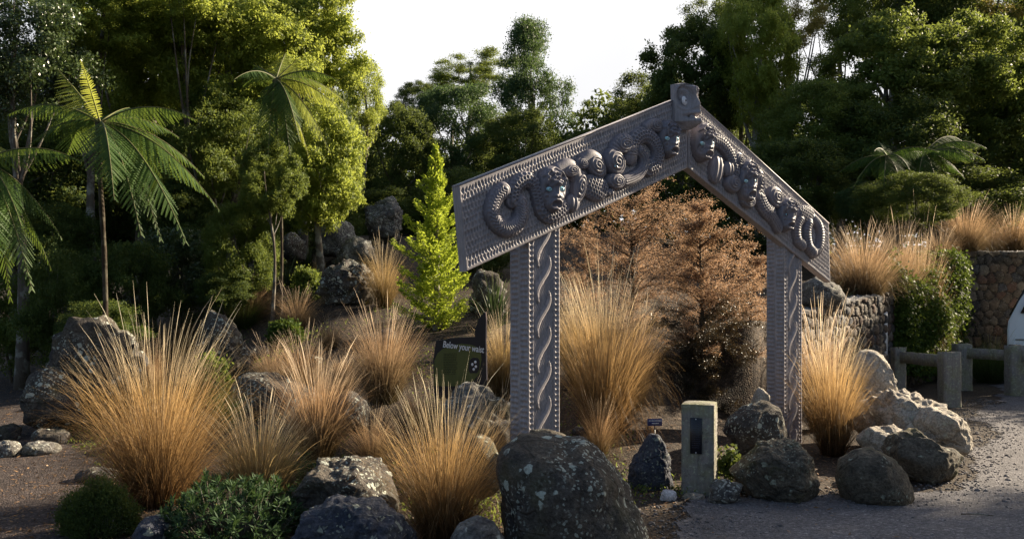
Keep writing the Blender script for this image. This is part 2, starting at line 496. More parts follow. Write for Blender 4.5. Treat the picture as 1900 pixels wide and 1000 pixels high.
rock('boulder', 'dark blue-grey lichen-spotted slab lying at the bottom edge left of the red tussock',
     [(548, 985), (575, 945), (620, 925), (690, 930), (755, 965), (785, 1010), (780, 1060), (660, 1080), (560, 1060)], .8, 5.55, 'rock_slate', 8, 1.0, .07, 6)
rock('boulder', 'craggy pale lichen-covered rock in front of the information sign',
     [(822, 755), (845, 718), (880, 712), (915, 722), (950, 748), (962, 800), (955, 850), (890, 870), (840, 840)], .8, 8.3, 'rock_lichen', 9, .7, .1, 5)
rock('boulder', 'upright blue slate rock left of the wooden bollard',
     [(1162, 915), (1170, 868), (1188, 820), (1205, 796), (1222, 790), (1238, 815), (1247, 860), (1254, 905), (1240, 935), (1190, 940)], .35, 7.75, 'rock_slate', 10, 2.2, .045, 5)
rock('boulder', 'broad brown-grey boulder at the foot of the right gate post',
     [(1348, 875), (1362, 838), (1395, 815), (1440, 812), (1475, 806), (1497, 830), (1515, 862), (1537, 893), (1528, 922), (1490, 942), (1420, 948), (1370, 928)], .8, 7.45, 'rock_brown', 11, 1.6, .045, 6)
rock('boulder', 'rounded boulder standing alone on the gravel edge, right of the boulder at the right post',
     [(1554, 890), (1560, 852), (1585, 835), (1620, 832), (1655, 848), (1680, 880), (1688, 920), (1670, 948), (1615, 955), (1568, 935)], .6, 7.3, 'rock_brown', 12, .12, .045, 5)
rock('boulder', 'faceted grey boulder leaning on the pale rock at the road edge',
     [(1628, 830), (1650, 808), (1700, 796), (1750, 815), (1787, 842), (1785, 880), (1755, 902), (1690, 905), (1640, 880)], .8, 8.2, 'rock_brown', 13, 2.2, .05, 5)
rock('boulder', 'large pale sunlit rock outcrop with broken ledges beside the road',
     [(1585, 800), (1600, 745), (1645, 726), (1700, 728), (1740, 742), (1765, 770), (1760, 830), (1700, 860), (1610, 850)], 1.5, 9.6, 'rock_pale', 14, 2.2, .07, 6)
rock('boulder', 'pale slab tilted down to the road at the right end of the large pale outcrop',
     [(1690, 775), (1715, 742), (1755, 752), (1785, 780), (1796, 815), (1785, 850), (1740, 850), (1700, 820)], .8, 9.0, 'rock_pale', 54, 2.2, .05, 5)
rock('boulder', 'flat pale slab lying in front of the large pale outcrop, beside the rusty tussock',
     [(1592, 818), (1612, 792), (1660, 785), (1700, 800), (1705, 835), (1660, 852), (1605, 850)], .7, 8.8, 'rock_pale', 55, 2.2, .05, 5)
rock('boulder', 'upright pale rock rising behind the orange tussock right of the right post',
     [(1582, 700), (1590, 655), (1615, 648), (1640, 662), (1652, 700), (1668, 735), (1650, 770), (1600, 775)], .9, 10.4, 'rock_pale', 15, 2.0, .06, 5)
rock('boulder', 'dark boulder in the shade between the wooden bollard and the right gate post',
     [(1342, 805), (1352, 778), (1385, 752), (1420, 742), (1445, 755), (1455, 800), (1440, 850), (1360, 850)], .7, 8.9, 'rock', 16, .5, .05, 5)
rock('boulder', 'pale pointed rock tip showing above the dark boulder by the right gate post',
     [(1394, 755), (1402, 728), (1411, 712), (1424, 726), (1432, 765), (1415, 790), (1398, 780)], .3, 9.5, 'rock_pale', 17, .6, .07, 4)
rock('boulder', 'big dark boulder with a pale broken top corner beside the path at left',
     [(92, 660), (105, 625), (135, 595), (170, 572), (205, 569), (235, 592), (262, 612), (275, 680), (262, 760), (200, 790), (120, 770), (98, 715)], 1.1, 11.2, 'rock', 18, 1.4, .07, 5)
rock('boulder', 'low dark boulder at the path edge in front of the big left boulder',
     [(50, 730), (62, 695), (95, 678), (130, 690), (150, 730), (150, 785), (105, 810), (60, 790)], .8, 10.6, 'rock', 19, .3, .07, 5)
rock('boulder', 'upright lichen-spotted boulder with a pale right face in the middle of the left garden',
     [(364, 650), (370, 600), (388, 575), (424, 572), (440, 598), (460, 640), (480, 688), (440, 720), (375, 715)], .8, 11.6, 'rock', 20, 1.4, .06, 5)
rock('boulder', 'long boulder lying under the bright tussocks, right of the upright lichen boulder',
     [(430, 725), (450, 695), (500, 690), (560, 715), (600, 740), (590, 790), (500, 800), (440, 780)], .8, 10.2, 'rock', 21, .3, .07, 4)
rock('boulder', 'highest grey boulder on the skyline of the rock garden',
     [(672, 420), (680, 385), (700, 367), (728, 364), (746, 385), (750, 420), (742, 455), (690, 455)], 1.2, 19.5, 'rock_lichen', 22, 1.3, .08, 5)
rock('boulder', 'pale lichen-covered rock left of and below the highest boulder',
     [(590, 445), (600, 415), (625, 407), (652, 415), (662, 445), (640, 480), (600, 478)], 1.0, 18.5, 'rock_lichen', 23, .5, .08, 4)
rock('boulder', 'dark rock beside the flax at the forest edge, leftmost of the upper rocks',
     [(512, 470), (522, 440), (545, 430), (565, 450), (570, 485), (530, 495)], .8, 18.0, 'rock', 24, .4, .08, 4)
rock('boulder', 'wide dark craggy rock in the middle of the rock garden below the upper tussock',
     [(592, 540), (605, 505), (640, 485), (680, 490), (700, 520), (705, 570), (660, 590), (600, 580)], 1.1, 15.0, 'rock', 25, 1.6, .12, 5)
rock('boulder', 'broken grey rock between the upper tussock and the small bright tussock',
     [(620, 490), (630, 455), (660, 438), (690, 448), (700, 490), (660, 510)], .9, 17.0, 'rock_lichen', 26, .8, .12, 4)
rock('boulder', 'tall narrow grey rock behind the yellow-green conifer, at the conifer\'s lower right',
     [(868, 560), (872, 520), (890, 500), (925, 505), (945, 540), (945, 600), (880, 605)], .8, 14.2, 'rock', 27, .7, .1, 4)
rock('boulder', 'small dark rock behind the mid garden tussocks, left of the sign',
     [(618, 770), (625, 735), (650, 725), (680, 745), (690, 790), (640, 805)], .5, 9.3, 'rock', 28, .5, .09, 4)
rock('boulder', 'low dark blue rock at the bottom edge between the two green plants',
     [(252, 985), (268, 958), (292, 952), (315, 975), (320, 1020), (262, 1030)], .35, 5.9, 'rock_slate', 29, .4, .07, 4)
simple_rock('rock', 'small dark white-flecked rock right of the foot of the wooden bollard', 1312, 1376, 888, 938, 'rock_lichen', 30, .5)
simple_rock('stone', 'small white quartz stone in front of the wooden bollard', 1224, 1257, 908, 932, 'white_stone', 31, .4)
simple_rock('stone', 'flat brown pebble-like stone right of the white quartz stone', 1268, 1308, 914, 930, 'rock_pale', 32, .2)
simple_rock('stone', 'pale flat stone at the left edge beside the path', -8, 40, 815, 852, 'rock_lichen', 33, .3)
simple_rock('stone', 'long low pale stone lying on the path, second from the left edge', 38, 112, 818, 848, 'rock_lichen', 34, .3)
simple_rock('stone', 'dark stone behind the pale flat stones at the left edge', -5, 42, 785, 820, 'rock', 35, .3)
simple_rock('stone', 'flat slab sunk in the dirt left of the biggest bright tussock', 140, 215, 868, 898, 'rock', 36, .2)
simple_rock('stone', 'dark stone on the path between the low boulder and the pale stones', 60, 130, 795, 828, 'rock', 37, .3)
rock('boulder', 'pale weathered slab on top of the retaining wall behind the right gate post',
     [(1485, 560), (1490, 520), (1520, 512), (1555, 530), (1572, 552), (1560, 575), (1500, 580)], .9, 13.6, 'rock_lichen', 38, .6, .07, 4)
for k, (a, b, c, d_, mt, s) in enumerate([(455, 500, 640, 672, 'rock', 41), (700, 740, 610, 650, 'rock_lichen', 42), (560, 600, 655, 690, 'rock', 43), (1080, 1130, 800, 830, 'rock', 44), (1140, 1170, 780, 806, 'rock_brown', 45), (1060, 1100, 790, 812, 'rock_slate', 46)]):
    simple_rock('rock', ['small dark rock right of the upright lichen boulder', 'small pale rock below the yellow-green conifer',
        'small dark rock among the middle tussocks left of the conifer', 'dark rock under the gateway behind the largest boulder',
        'small brown rock under the gateway left of the plant label', 'blue-grey rock just right of the left gate post'][k], a, b, c, d_, mt, s, .5)
# ------------------------------------------------------------------ carved gateway
def gate_mat(name, c1, c2, rough=.55):
    m, nt, out = new_mat(name); k = NT(nt)
    v = k.n('ShaderNodeTexCoord').outputs['Object']
    n1 = k.noise(v, 3.0, 6, .65); n2 = k.noise(v, 60, 4, .6)
    mp = k.n('ShaderNodeMapping'); mp.inputs['Scale'].default_value = (6, 6, .8); k.l(v, mp.inputs[0])
    n3 = k.noise(mp.outputs[0], 9, 4, .6)
    c = k.mix(n1, c1, c2); c = k.mix(1.0, c, k.ramp(n3, [(.3, .72), (.7, 1.18)]), 'MULTIPLY')
    b = k.bsdf(c, rough, .35, k.bump(n2, .25, .004)); k.l(b.outputs[0], out.inputs[0]); return m
M['gate'] = gate_mat('gate_wood', (.245, .228, .245), (.35, .325, .345))
M['carving'] = gate_mat('carved_wood', (.15, .142, .168), (.225, .212, .245), .55)
def shell_mat(name, c1, c2, pr):
    m, nt, out = new_mat(name); k = NT(nt); v = k.n('ShaderNodeTexCoord').outputs['Object']
    ln = k.n('ShaderNodeVectorMath', operation='LENGTH'); k.l(v, ln.inputs[0])
    w = k.noise(v, 120, 4, .6, 2.0); c = k.mix(k.ramp(w, [(.38, 0.0), (.62, 1.0)]), c1, c2)
    c = k.mix(k.ramp(k.math('DIVIDE', ln.outputs['Value'], pr * 2), [(.47, 1.0), (.53, 0.0)]), c, (.01, .01, .015))
    b = k.bsdf(c, .15, .8); k.l(b.outputs[0], out.inputs[0]); return m
M['shell'] = shell_mat('shell', (.10, .42, .62), (.55, .85, .85), .0136)
M['shell_white'] = shell_mat('shell_white', (.62, .62, .70), (.92, .92, .95), .0215)

GP = np.array([-.437, 7.2]); GT = np.array([.7798, .6260]); GN = np.array([.6260, -.7798])
def plane(px, py, off=0.0):
    xp = (px - CX) / F; P = GP + GN * off
    s = (P[1] * xp - P[0]) / (GT[0] - GT[1] * xp); d = P[1] + GT[1] * s
    return np.array([s, EYE + (HY - py) / F * d])
def gw(S, Z, H):
    """gate coordinates (along, up, out) to local coordinates of the gateway"""
    S, Z, H = np.broadcast_arrays(np.asarray(S, float), np.asarray(Z, float), np.asarray(H, float))
    return np.stack([GP[0] + S * GT[0] + H * GN[0], GP[1] + S * GT[1] + H * GN[1], Z], -1) - np.array(gate_base)

gate_base = (GP[0] + .75 * GT[0], GP[1] + .75 * GT[1], 0.0)
gate = empty('carved_gateway', gate_base)
tag(gate, 'tall grey carved wooden gateway with gabled boards on two posts', 'gateway')

def grid_solid(name, pts_front, back_shift, mat):
    """closed slab: displaced front grid, flat back"""
    ny, nx = pts_front.shape[:2]
    v = pts_front.reshape(-1, 3)
    i = np.arange(ny - 1)[:, None] * nx + np.arange(nx - 1)[None]
    q = np.stack([i, i + 1, i + nx + 1, i + nx], -1).reshape(-1, 4)
    loop = np.concatenate([np.arange(nx), (np.arange(1, ny)) * nx + nx - 1, (ny - 1) * nx + np.arange(nx - 2, -1, -1), np.arange(ny - 2, 0, -1) * nx])
    m = len(loop); vb = v[loop] + back_shift
    j = np.arange(m); sq = np.stack([loop[j], len(v) + j, len(v) + (j + 1) % m, loop[(j + 1) % m]], -1)
    c = [0, nx - 1, nx - 1 + ny - 1, 2 * (nx - 1) + ny - 1]
    n0 = len(v) + m
    vv = np.concatenate([v, vb, v[loop[c]] + back_shift])
    cap = np.array([[n0, n0 + 1, n0 + 2, n0 + 3]])
    me = mesh(name, vv, [q, sq, cap], mat)
    me.polygons.foreach_set('use_smooth', np.concatenate([np.ones(len(q)), np.zeros(len(sq) + 1)]).astype(bool))
    return me

def dimple(u, v):
    """unit dimple profile on cell coordinates, staggered rows"""
    row = np.floor(v); uu = u + .5 * (row % 2); du = (uu - np.floor(uu) - .5) / .36; dv = (v - row - .5) / .46
    r2 = np.abs(du) ** 2.2 + np.abs(dv) ** 2.6
    return np.clip(1 - r2, 0, 1) ** .6

def board(corners, along_cells, rows, fade_marg=.025):
    TL, TR, BR, BL = [plane(*c) for c in corners]
    nx, ny = int(along_cells * 7), int(rows * 7) + 8
    U, V = np.meshgrid(np.linspace(0, 1, nx), np.linspace(0, 1, ny))
    P = (TL[None, None] * ((1 - U) * (1 - V))[..., None] + TR * (U * (1 - V))[..., None] + BR * (U * V)[..., None] + BL * ((1 - U) * V)[..., None])
    L = abs(TR[0] - TL[0]); Hh = TL[1] - BL[1]
    mu = .02 / L; mv = fade_marg / Hh
    jit = .12 * np.sin(U * 91 + V * 37) + .1 * np.sin(U * 53 - V * 71)
    D = dimple((U - mu) / (1 - 2 * mu) * along_cells + jit, (V - mv) / (1 - 2 * mv) * rows + jit * .4)
    inside = (U > mu) & (U < 1 - mu) & (V > mv) & (V < 1 - mv)
    ci = np.floor((U - mu) / (1 - 2 * mu) * along_cells); rj = np.floor((V - mv) / (1 - 2 * mv) * rows)
    h = -.014 * D * inside * (.8 + .25 * np.sin(ci * 12.9898 + rj * 78.233))
    h = np.where((U <= .002) | (U >= .998) | (V <= .004) | (V >= .996), -.004, h)
    pts = gw(P[..., 0], P[..., 1], h)
    return pts
back = np.array([-GN[0] * .085, -GN[1] * .085, 0])
LB = [(850.5, 346), (1276, 177), (1276, 312), (864.5, 504)]
RB = [(1277.5, 178), (1538, 416), (1541, 524), (1277.5, 312)]
obj('barge_board', grid_solid('barge_board', board(LB, 84, 13), back, M['gate']), gate)
obj('barge_board', grid_solid('barge_board', board(RB, 86, 13), back, M['gate']), gate)
# narrow smooth capping strip along the top edge of each board
for (a, b) in ((LB[0], (1254, 186)), ((1296, 195), RB[1])):
    A, B = plane(*a), plane(*b)
    mb = MB(); off = np.array([.0, .012, .012, .0]); oh = np.array([.006, .006, -.092, -.092])
    v = np.concatenate([gw(A[0], A[1] + off + .001, oh), gw(B[0], B[1] + off + .001, oh)])
    f = np.array([[0, 1, 5, 4], [1, 2, 6, 5], [2, 3, 7, 6], [3, 0, 4, 7], [0, 3, 2, 1], [4, 5, 6, 7]])
    mb.add(v, f); obj('capping', mb.mesh('capping', M['gate']), gate)

def post(sx0, sx1, th, ztop, pcols):
    """carved post: front panel of scrolls between two dimpled borders; dimpled sides"""
    w = sx1 - sx0; nz_ = int((ztop + .15) / .007); zz = np.linspace(-.15, ztop, nz_)
    nf, ns = 54, 40
    uf = np.linspace(0, 1, nf); us = np.linspace(0, 1, ns)
    Z, U = np.meshgrid(zz, uf, indexing='ij')
    x = (U - .5) * w; b = .055
    e = np.minimum(U, 1 - U) * w
    dcell = (Z / .047) % 1
    D = np.clip(1 - np.abs((e - .032) / .021) ** 2.4 - np.abs((dcell - .5) / .44) ** 2.4, 0, 1) ** .6
    h = -.016 * D * (e < .06) * (.85 + .2 * np.sin(np.floor(Z / .047) * 7.7))
    panel = smooth(.057, .064, e)
    ph = 2 * np.pi * Z / .62
    fz = (Z / .31) % 1.0                                   # S-shaped leaves, one above another
    hp = np.full(x.shape, -.020) + .007 * np.cos((x * 1.0 - Z * .45) * 2 * np.pi / .021)
    for k_ in (-1, 0, 1):
        t_ = (fz - k_) / 1.35 - .15
        ok = (t_ > 0) & (t_ < 1); tc = np.clip(t_, 0, 1)
        c_ = -.058 + .118 * smooth(.15, .95, tc) - .02 * np.sin(np.pi * tc * 2)
        r_ = .036 * np.sin(np.pi * tc) ** .7 + .002
        k1 = np.clip(1 - ((x - c_) / r_) ** 2, 0, 1)
        hp = np.where(ok & (k1 > 0), np.maximum(hp, -.016 + .021 * np.sqrt(k1) - .004 * (.5 + .5 * np.cos((x - c_) / r_ * 9))), hp)
    h = h * (1 - panel) + hp * panel
    front = gw(sx0 + w * U, Z, h - .02)
    Zs, Us = np.meshgrid(zz, us, indexing='ij'); ts = Us * th
    def side(s, sign):
        cell = (Zs / .048 + .5 * (Us > .5)) % 1; cu = (Us * 2) % 1
        D = np.clip(1 - np.abs((cu - .5) / .42) ** 2.6 - np.abs((cell - .5) / .4) ** 2.2, 0, 1) ** .6
        return gw(s + sign * .015 * D, Zs, -.02 - ts)
    left = side(sx0, 1)[:, ::-1]; right = side(sx1, -1)
    ring = np.concatenate([left, front[:, 1:-1], right], 1)
    n = ring.shape[1]; i = np.arange(nz_ - 1)[:, None] * n; j = np.arange(n)[None]; k = (j + 1) % n
    q = np.stack([i + j, i + k, i + n + k, i + n + j], -1).reshape(-1, 4)
    cap = np.array([[(nz_ - 1) * n + x_ for x_ in range(n)]])
    return mesh('post', ring.reshape(-1, 3), [q, cap], M['gate'], smooth_=True)
pl0, pl1 = plane(983.5, 640)[0], plane(1041, 640)[0]
pr0, pr1 = plane(1458, 640)[0], plane(1490.5, 640)[0]
obj('post', post(pl0, pl1, .255, plane(1010, 420)[1], 2), gate)
obj('post', post(pr0, pr1, .235, plane(1474, 430)[1], 2), gate)

def catmull(P, n=10):
    P = np.array(P, float); Q = np.concatenate([[2 * P[0] - P[1]], P, [2 * P[-1] - P[-2]]]); out = []
    for i in range(1, len(Q) - 2):
        for t in np.linspace(0, 1, n, endpoint=False):
            out.append(.5 * (2 * Q[i] + (Q[i + 1] - Q[i - 1]) * t + (2 * Q[i - 1] - 5 * Q[i] + 4 * Q[i + 1] - Q[i + 2]) * t ** 2 + (3 * Q[i] - Q[i - 1] - 3 * Q[i + 1] + Q[i + 2]) * t ** 3))
    out.append(P[-1]); return np.array(out)

def carve(name, px0, px1, py0, py1, fn, res=.0045, base=-.016, mat='carving', gain=1.2):
    a = plane(px0 - 9, (py0 + py1) / 2)[0]; b = plane(px1 + 3, (py0 + py1) / 2)[0]
    zs = [plane(px, py)[1] for px in (px0, px1) for py in (py0 - 3, py1 + 3)]
    s = np.arange(a, b, res); z = np.arange(min(zs), max(zs), res)
    S, Z = np.meshgrid(s, z); h = fn(S, Z); h = np.where(h > 0, h * gain, h)
    ins = h > 0; nx, ny = len(s), len(z)
    i = np.arange(ny - 1)[:, None] * nx + np.arange(nx - 1)[None]
    anyi = (ins[:-1, :-1] | ins[:-1, 1:] | ins[1:, :-1] | ins[1:, 1:]).ravel()
    q = np.stack([i, i + 1, i + nx + 1, i + nx], -1).reshape(-1, 4)[anyi]
    H = np.where(ins, h, base)
    v = gw(S, Z, H).reshape(-1, 3)
    used = np.unique(q); mp = np.full(len(v), -1); mp[used] = np.arange(len(used))
    return obj(name, mesh(name, v[used], mp[q], M[mat], smooth_=True), gate)

def serpent(pts, rpx, height, pattern='none', taper=(1, 1)):
    Q = catmull([plane(p[0], p[1], height * .72) for p in pts], 8)
    dpx = GP[1] + Q[:, 0] * GT[1]
    rr = rpx * dpx / F * 1.08 * np.linspace(taper[0], taper[1], len(Q))
    seg = np.linalg.norm(np.diff(Q, axis=0), axis=1); cum = np.concatenate([[0], np.cumsum(seg)])
    def fn(S, Z):
        best = np.full(S.shape, 1e9); T = np.zeros(S.shape); Rr = np.ones(S.shape) * rr[0]; sd = np.zeros(S.shape)
        for i in range(len(Q) - 1):
            a, e = Q[i], Q[i + 1] - Q[i]; L2 = e @ e + 1e-12
            t = np.clip(((S - a[0]) * e[0] + (Z - a[1]) * e[1]) / L2, 0, 1)
            dx, dz = S - a[0] - t * e[0], Z - a[1] - t * e[1]; d = np.hypot(dx, dz)
            r_ = rr[i] * (1 - t) + rr[i + 1] * t; k = d / r_
            m = k < best; best = np.where(m, k, best); T = np.where(m, cum[i] + t * seg[i], T); Rr = np.where(m, r_, Rr)
            sd = np.where(m, np.sign(e[0] * dz - e[1] * dx) * d, sd)
        h = height * np.sqrt(np.clip(1 - best ** 2, 0, 1)) ** .8
        edge = np.clip((1 - best) * 4, 0, 1)
        if pattern == 'scale': h = h - .011 * dimple(T / .034, sd / .034 + 20) * edge
        if pattern == 'wave': h = h - .006 * (.5 + .5 * np.cos(2 * np.pi * (T + .012 * np.sin(sd * 90)) / .028)) * edge
        if pattern == 'line': h = h - .007 * (.5 + .5 * np.cos(2 * np.pi * sd / .022)) * edge
        if pattern == 'rib': h = h - .008 * (.5 + .5 * np.cos(2 * np.pi * T / .03)) * edge
        return np.where(best < 1, h + .002, -1)
    xs = [p[0] for p in pts]; ys = [p[1] for p in pts]
    return (min(xs) - rpx * 1.3, max(xs) + rpx * 1.3, min(ys) - rpx * 1.3, max(ys) + rpx * 1.3, fn)

def blob(cx, cy, ax, ay, ang, height, pattern='spiral'):
    c = plane(cx, cy, height * .72); d = GP[1] + c[0] * GT[1]
    s_per = (plane(cx + 1, cy)[0] - plane(cx, cy)[0]); z_per = d / F
    ca, sa = math.cos(math.radians(ang)), math.sin(math.radians(ang))
    def fn(S, Z):
        x = (S - c[0]) / s_per; y = (Z - c[1]) / z_per
        u = (x * ca + y * sa) / ax; v = (-x * sa + y * ca) / ay
        r = np.hypot(u, v); h = height * np.sqrt(np.clip(1 - r ** 2, 0, 1)) ** .7
        e = np.clip((1 - r) * 5, 0, 1)
        if pattern == 'spiral':
            th = np.arctan2(v, u); h = h - .009 * (.5 + .5 * np.cos(2 * np.pi * r * 3.5 + th)) * e
        if pattern == 'scale': h = h - .011 * dimple(S / .034, (Z + .3 * S) / .036) * e
        if pattern == 'line': h = h - .008 * (.5 + .5 * np.cos(u * 11)) * e
        return np.where(r < 1, h + .002, -1)
    R = max(ax, ay) * 1.1
    return (cx - R, cx + R, cy - R, cy + R, fn)

def face_fn(cx, cy, ax, ay, ang, height, turn=0.0):
    c = plane(cx, cy, height * .72); d = GP[1] + c[0] * GT[1]
    s_per = (plane(cx + 1, cy)[0] - plane(cx, cy)[0]); z_per = d / F
    ca, sa = math.cos(math.radians(ang)), math.sin(math.radians(ang))
    def fn(S, Z):
        x = (S - c[0]) / s_per; y = (Z - c[1]) / z_per
        u = (x * ca + y * sa) / ax; v = (-x * sa + y * ca) / ay
        w = np.where(v > 0, 1.0, 1 - .38 * np.abs(v) ** 1.3)
        r = np.sqrt((u / w) ** 2 + np.abs(v) ** 3)
        h = height * np.sqrt(np.clip(1 - r ** 2, 0, 1)) ** .6
        e = np.clip((1 - r) * 5, 0, 1)
        uu = u - turn * .3; au = np.abs(uu)
        g = lambda x0, y0, sx, sy: np.exp(-((au - x0) / sx) ** 2 - ((v - y0) / sy) ** 2)
        h = h - .016 * (.5 + .5 * np.cos(30 * (v + .55 * au ** 1.3))) * smooth(.30, .42, v) * e      # forehead lines
        h = h + .024 * np.exp(-((v - .20 - .42 * au) / .08) ** 2) * e                                 # brows
        h = h - .036 * g(.46, .03, .26, .16)                                                          # sockets
        rb = np.hypot((au - .42) / .27, (v - .42) / .34)
        h = h + .016 * np.exp(-((rb - 1) / .22) ** 2) * e - .016 * (rb < .75) * (1 - rb / .75) * e
        h = h + .020 * np.exp(-(au / (.13 + .10 * np.clip(.1 - v, 0, 1))) ** 2) * smooth(-.42, -.3, v) * (1 - smooth(.25, .4, v))
        h = h + .022 * g(.2, -.30, .14, .09)                                                          # nostrils
        h = h - .014 * (.5 + .5 * np.cos(30 * np.hypot(au - .6, v + .38))) * g(.62, -.36, .28, .22)   # cheeks
        rm = np.hypot(uu / .42, (v + .64) / .2)
        h = h + .024 * np.exp(-((rm - 1) / .3) ** 2) - .034 * np.exp(-(rm / .7) ** 4)
        h = h + .046 * np.exp(-(uu / .2) ** 2 - ((v + .72) / .13) ** 2)                               # tongue
        return np.where(r < 1, np.maximum(h, .004), -1)
    R = max(ax, ay) * 1.1
    return (cx - R, cx + R, cy - R, cy + R, fn)

def eye(px, py, out, parent, r=.022, mat='shell'):
    out = out * (1.2 if r < .03 else 1.0); s, z = plane(px, py, out); v, f = ico(3)
    P = gw(s, z, out)
    nn = np.array([GN[0], GN[1], 0]); p = v * r; dn = p @ nn; p = p - nn * dn[:, None] * .45; tt_ = np.array([GT[0], GT[1], 0]); dt = p @ tt_
    p = p + tt_ * dt[:, None] * (.45 if mat == 'shell' else 0); p = p * np.array([1, 1, .85 if mat == 'shell' else 1.25]) + np.outer(dt, [0, 0, 1]) * (0 if mat == 'shell' else -.3)
    return obj('eye', mesh('eye', p, f, M[mat], smooth_=True), parent, P)

SP = lambda name, a: carve(name, *a[:4], a[4])
SP('carved_body', serpent([(936, 353), (922, 368), (916, 392), (925, 414), (944, 424), (962, 415), (970, 396), (968, 376)], 15.5, .060, 'wave'))
SP('carved_body', serpent([(953, 372), (958, 348), (975, 333), (992, 340), (1002, 365), (1007, 388), (1020, 400), (1034, 396), (1047, 384)], 14.5, .052, 'scale'))
SP('carved_arm', serpent([(1038, 316), (1055, 308), (1068, 316), (1073, 330)], 14, .050, 'none'))
SP('carved_spiral', blob(1061, 316, 16, 13, 20, .074))
SP('carved_arm', blob(1077, 347, 12.5, 33, -10, .068))
SP('carved_hand', blob(1064, 376, 13, 17, 0, .062, 'line'))
SP('carved_spiral', blob(1082, 303, 12, 12, 0, .060))
SP('carved_arm', serpent([(1085, 300), (1098, 291), (1110, 298), (1116, 315)], 13.5, .050, 'none'))
SP('carved_spiral', blob(1108, 307, 17, 24, 25, .070))
SP('carved_body', blob(1106, 348, 27, 25, -20, .058, 'scale'))
SP('carved_foot', blob(1131, 357, 12, 8, 20, .045, 'line'))
SP('carved_body', serpent([(1140, 300), (1146, 276), (1159, 264), (1172, 271), (1173, 290)], 16, .056, 'rib'))
SP('carved_spiral', blob(1160, 268, 20, 17, 30, .068))
f2 = SP('carved_face', blob(1144, 300, 19, 26, 10, .085)); eye(1143, 309, .088, f2, .014)
SP('carved_mouth', blob(1145, 336, 17, 16, 0, .080))
SP('carved_arm', serpent([(1160, 336), (1174, 331), (1188, 322), (1197, 306), (1196, 290), (1189, 280)], 11, .062, 'line'))
SP('carved_body', serpent([(1174, 280), (1182, 258), (1200, 250), (1217, 264), (1224, 285), (1219, 305), (1206, 312)], 14.5, .055, 'scale'))
SP('carved_spiral', blob(1219, 233, 14, 13, 10, .060))
SP('carved_arm', serpent([(1199, 237), (1210, 229), (1222, 229)], 9, .045, 'none'))
f1 = SP('carved_face', face_fn(1028, 352, 24, 45, -3, .100)); eye(1019, 351, .094, f1); eye(1042, 350.5, .094, f1)
f3 = SP('carved_face', face_fn(1245.5, 258, 17, 36, 0, .095)); eye(1238, 257, .090, f3); eye(1255, 257.5, .090, f3)
# right board
f4 = SP('carved_face', face_fn(1310, 264, 18, 38, -6, .100, .3)); eye(1303, 266, .094, f4); eye(1321, 266, .09, f4)
SP('carved_body', serpent([(1326, 258), (1341, 266), (1354, 283), (1362, 302), (1366, 320)], 13, .055, 'scale'))
SP('carved_arm', blob(1332, 314, 13, 27, -6, .060, 'line'))
SP('carved_hand', blob(1354, 314, 10, 16, 0, .065, 'line'))
SP('carved_mouth', blob(1363, 340, 14, 18, 0, .075))
SP('carved_spiral', blob(1373, 297, 10, 16, 10, .065))
f5 = SP('carved_face', face_fn(1391, 336, 16, 42, -4, .100)); eye(1384.5, 336, .094, f5); eye(1399, 335, .094, f5)
SP('carved_chin', blob(1391, 374, 12, 12, 0, .070))
SP('carved_arm', blob(1412, 336, 9, 23, 4, .060))
SP('carved_body', serpent([(1411, 366), (1420, 384), (1432, 396)], 15, .058, 'scale'))
SP('carved_arm', serpent([(1428, 392), (1438, 407), (1446, 422)], 11, .062, 'line'))
SP('carved_spiral', blob(1442, 366, 14, 21, 12, .065))
f6 = SP('carved_face', face_fn(1464, 398, 15, 33, -6, .090)); eye(1460, 398, .082, f6, .014); eye(1472, 398, .082, f6, .014)
SP('carved_body', blob(1496, 398, 17, 18, -30, .055, 'scale'))
SP('carved_body', serpent([(1488, 405), (1481, 422), (1482, 444), (1492, 455)], 9.5, .060, 'rib'))
SP('carved_body', serpent([(1503, 412), (1499, 430), (1502, 455), (1511, 468)], 9.5, .070, 'rib'))
SP('carved_body', serpent([(1509, 404), (1521, 418), (1525, 440), (1521, 462), (1511, 470)], 9.5, .055, 'rib'))

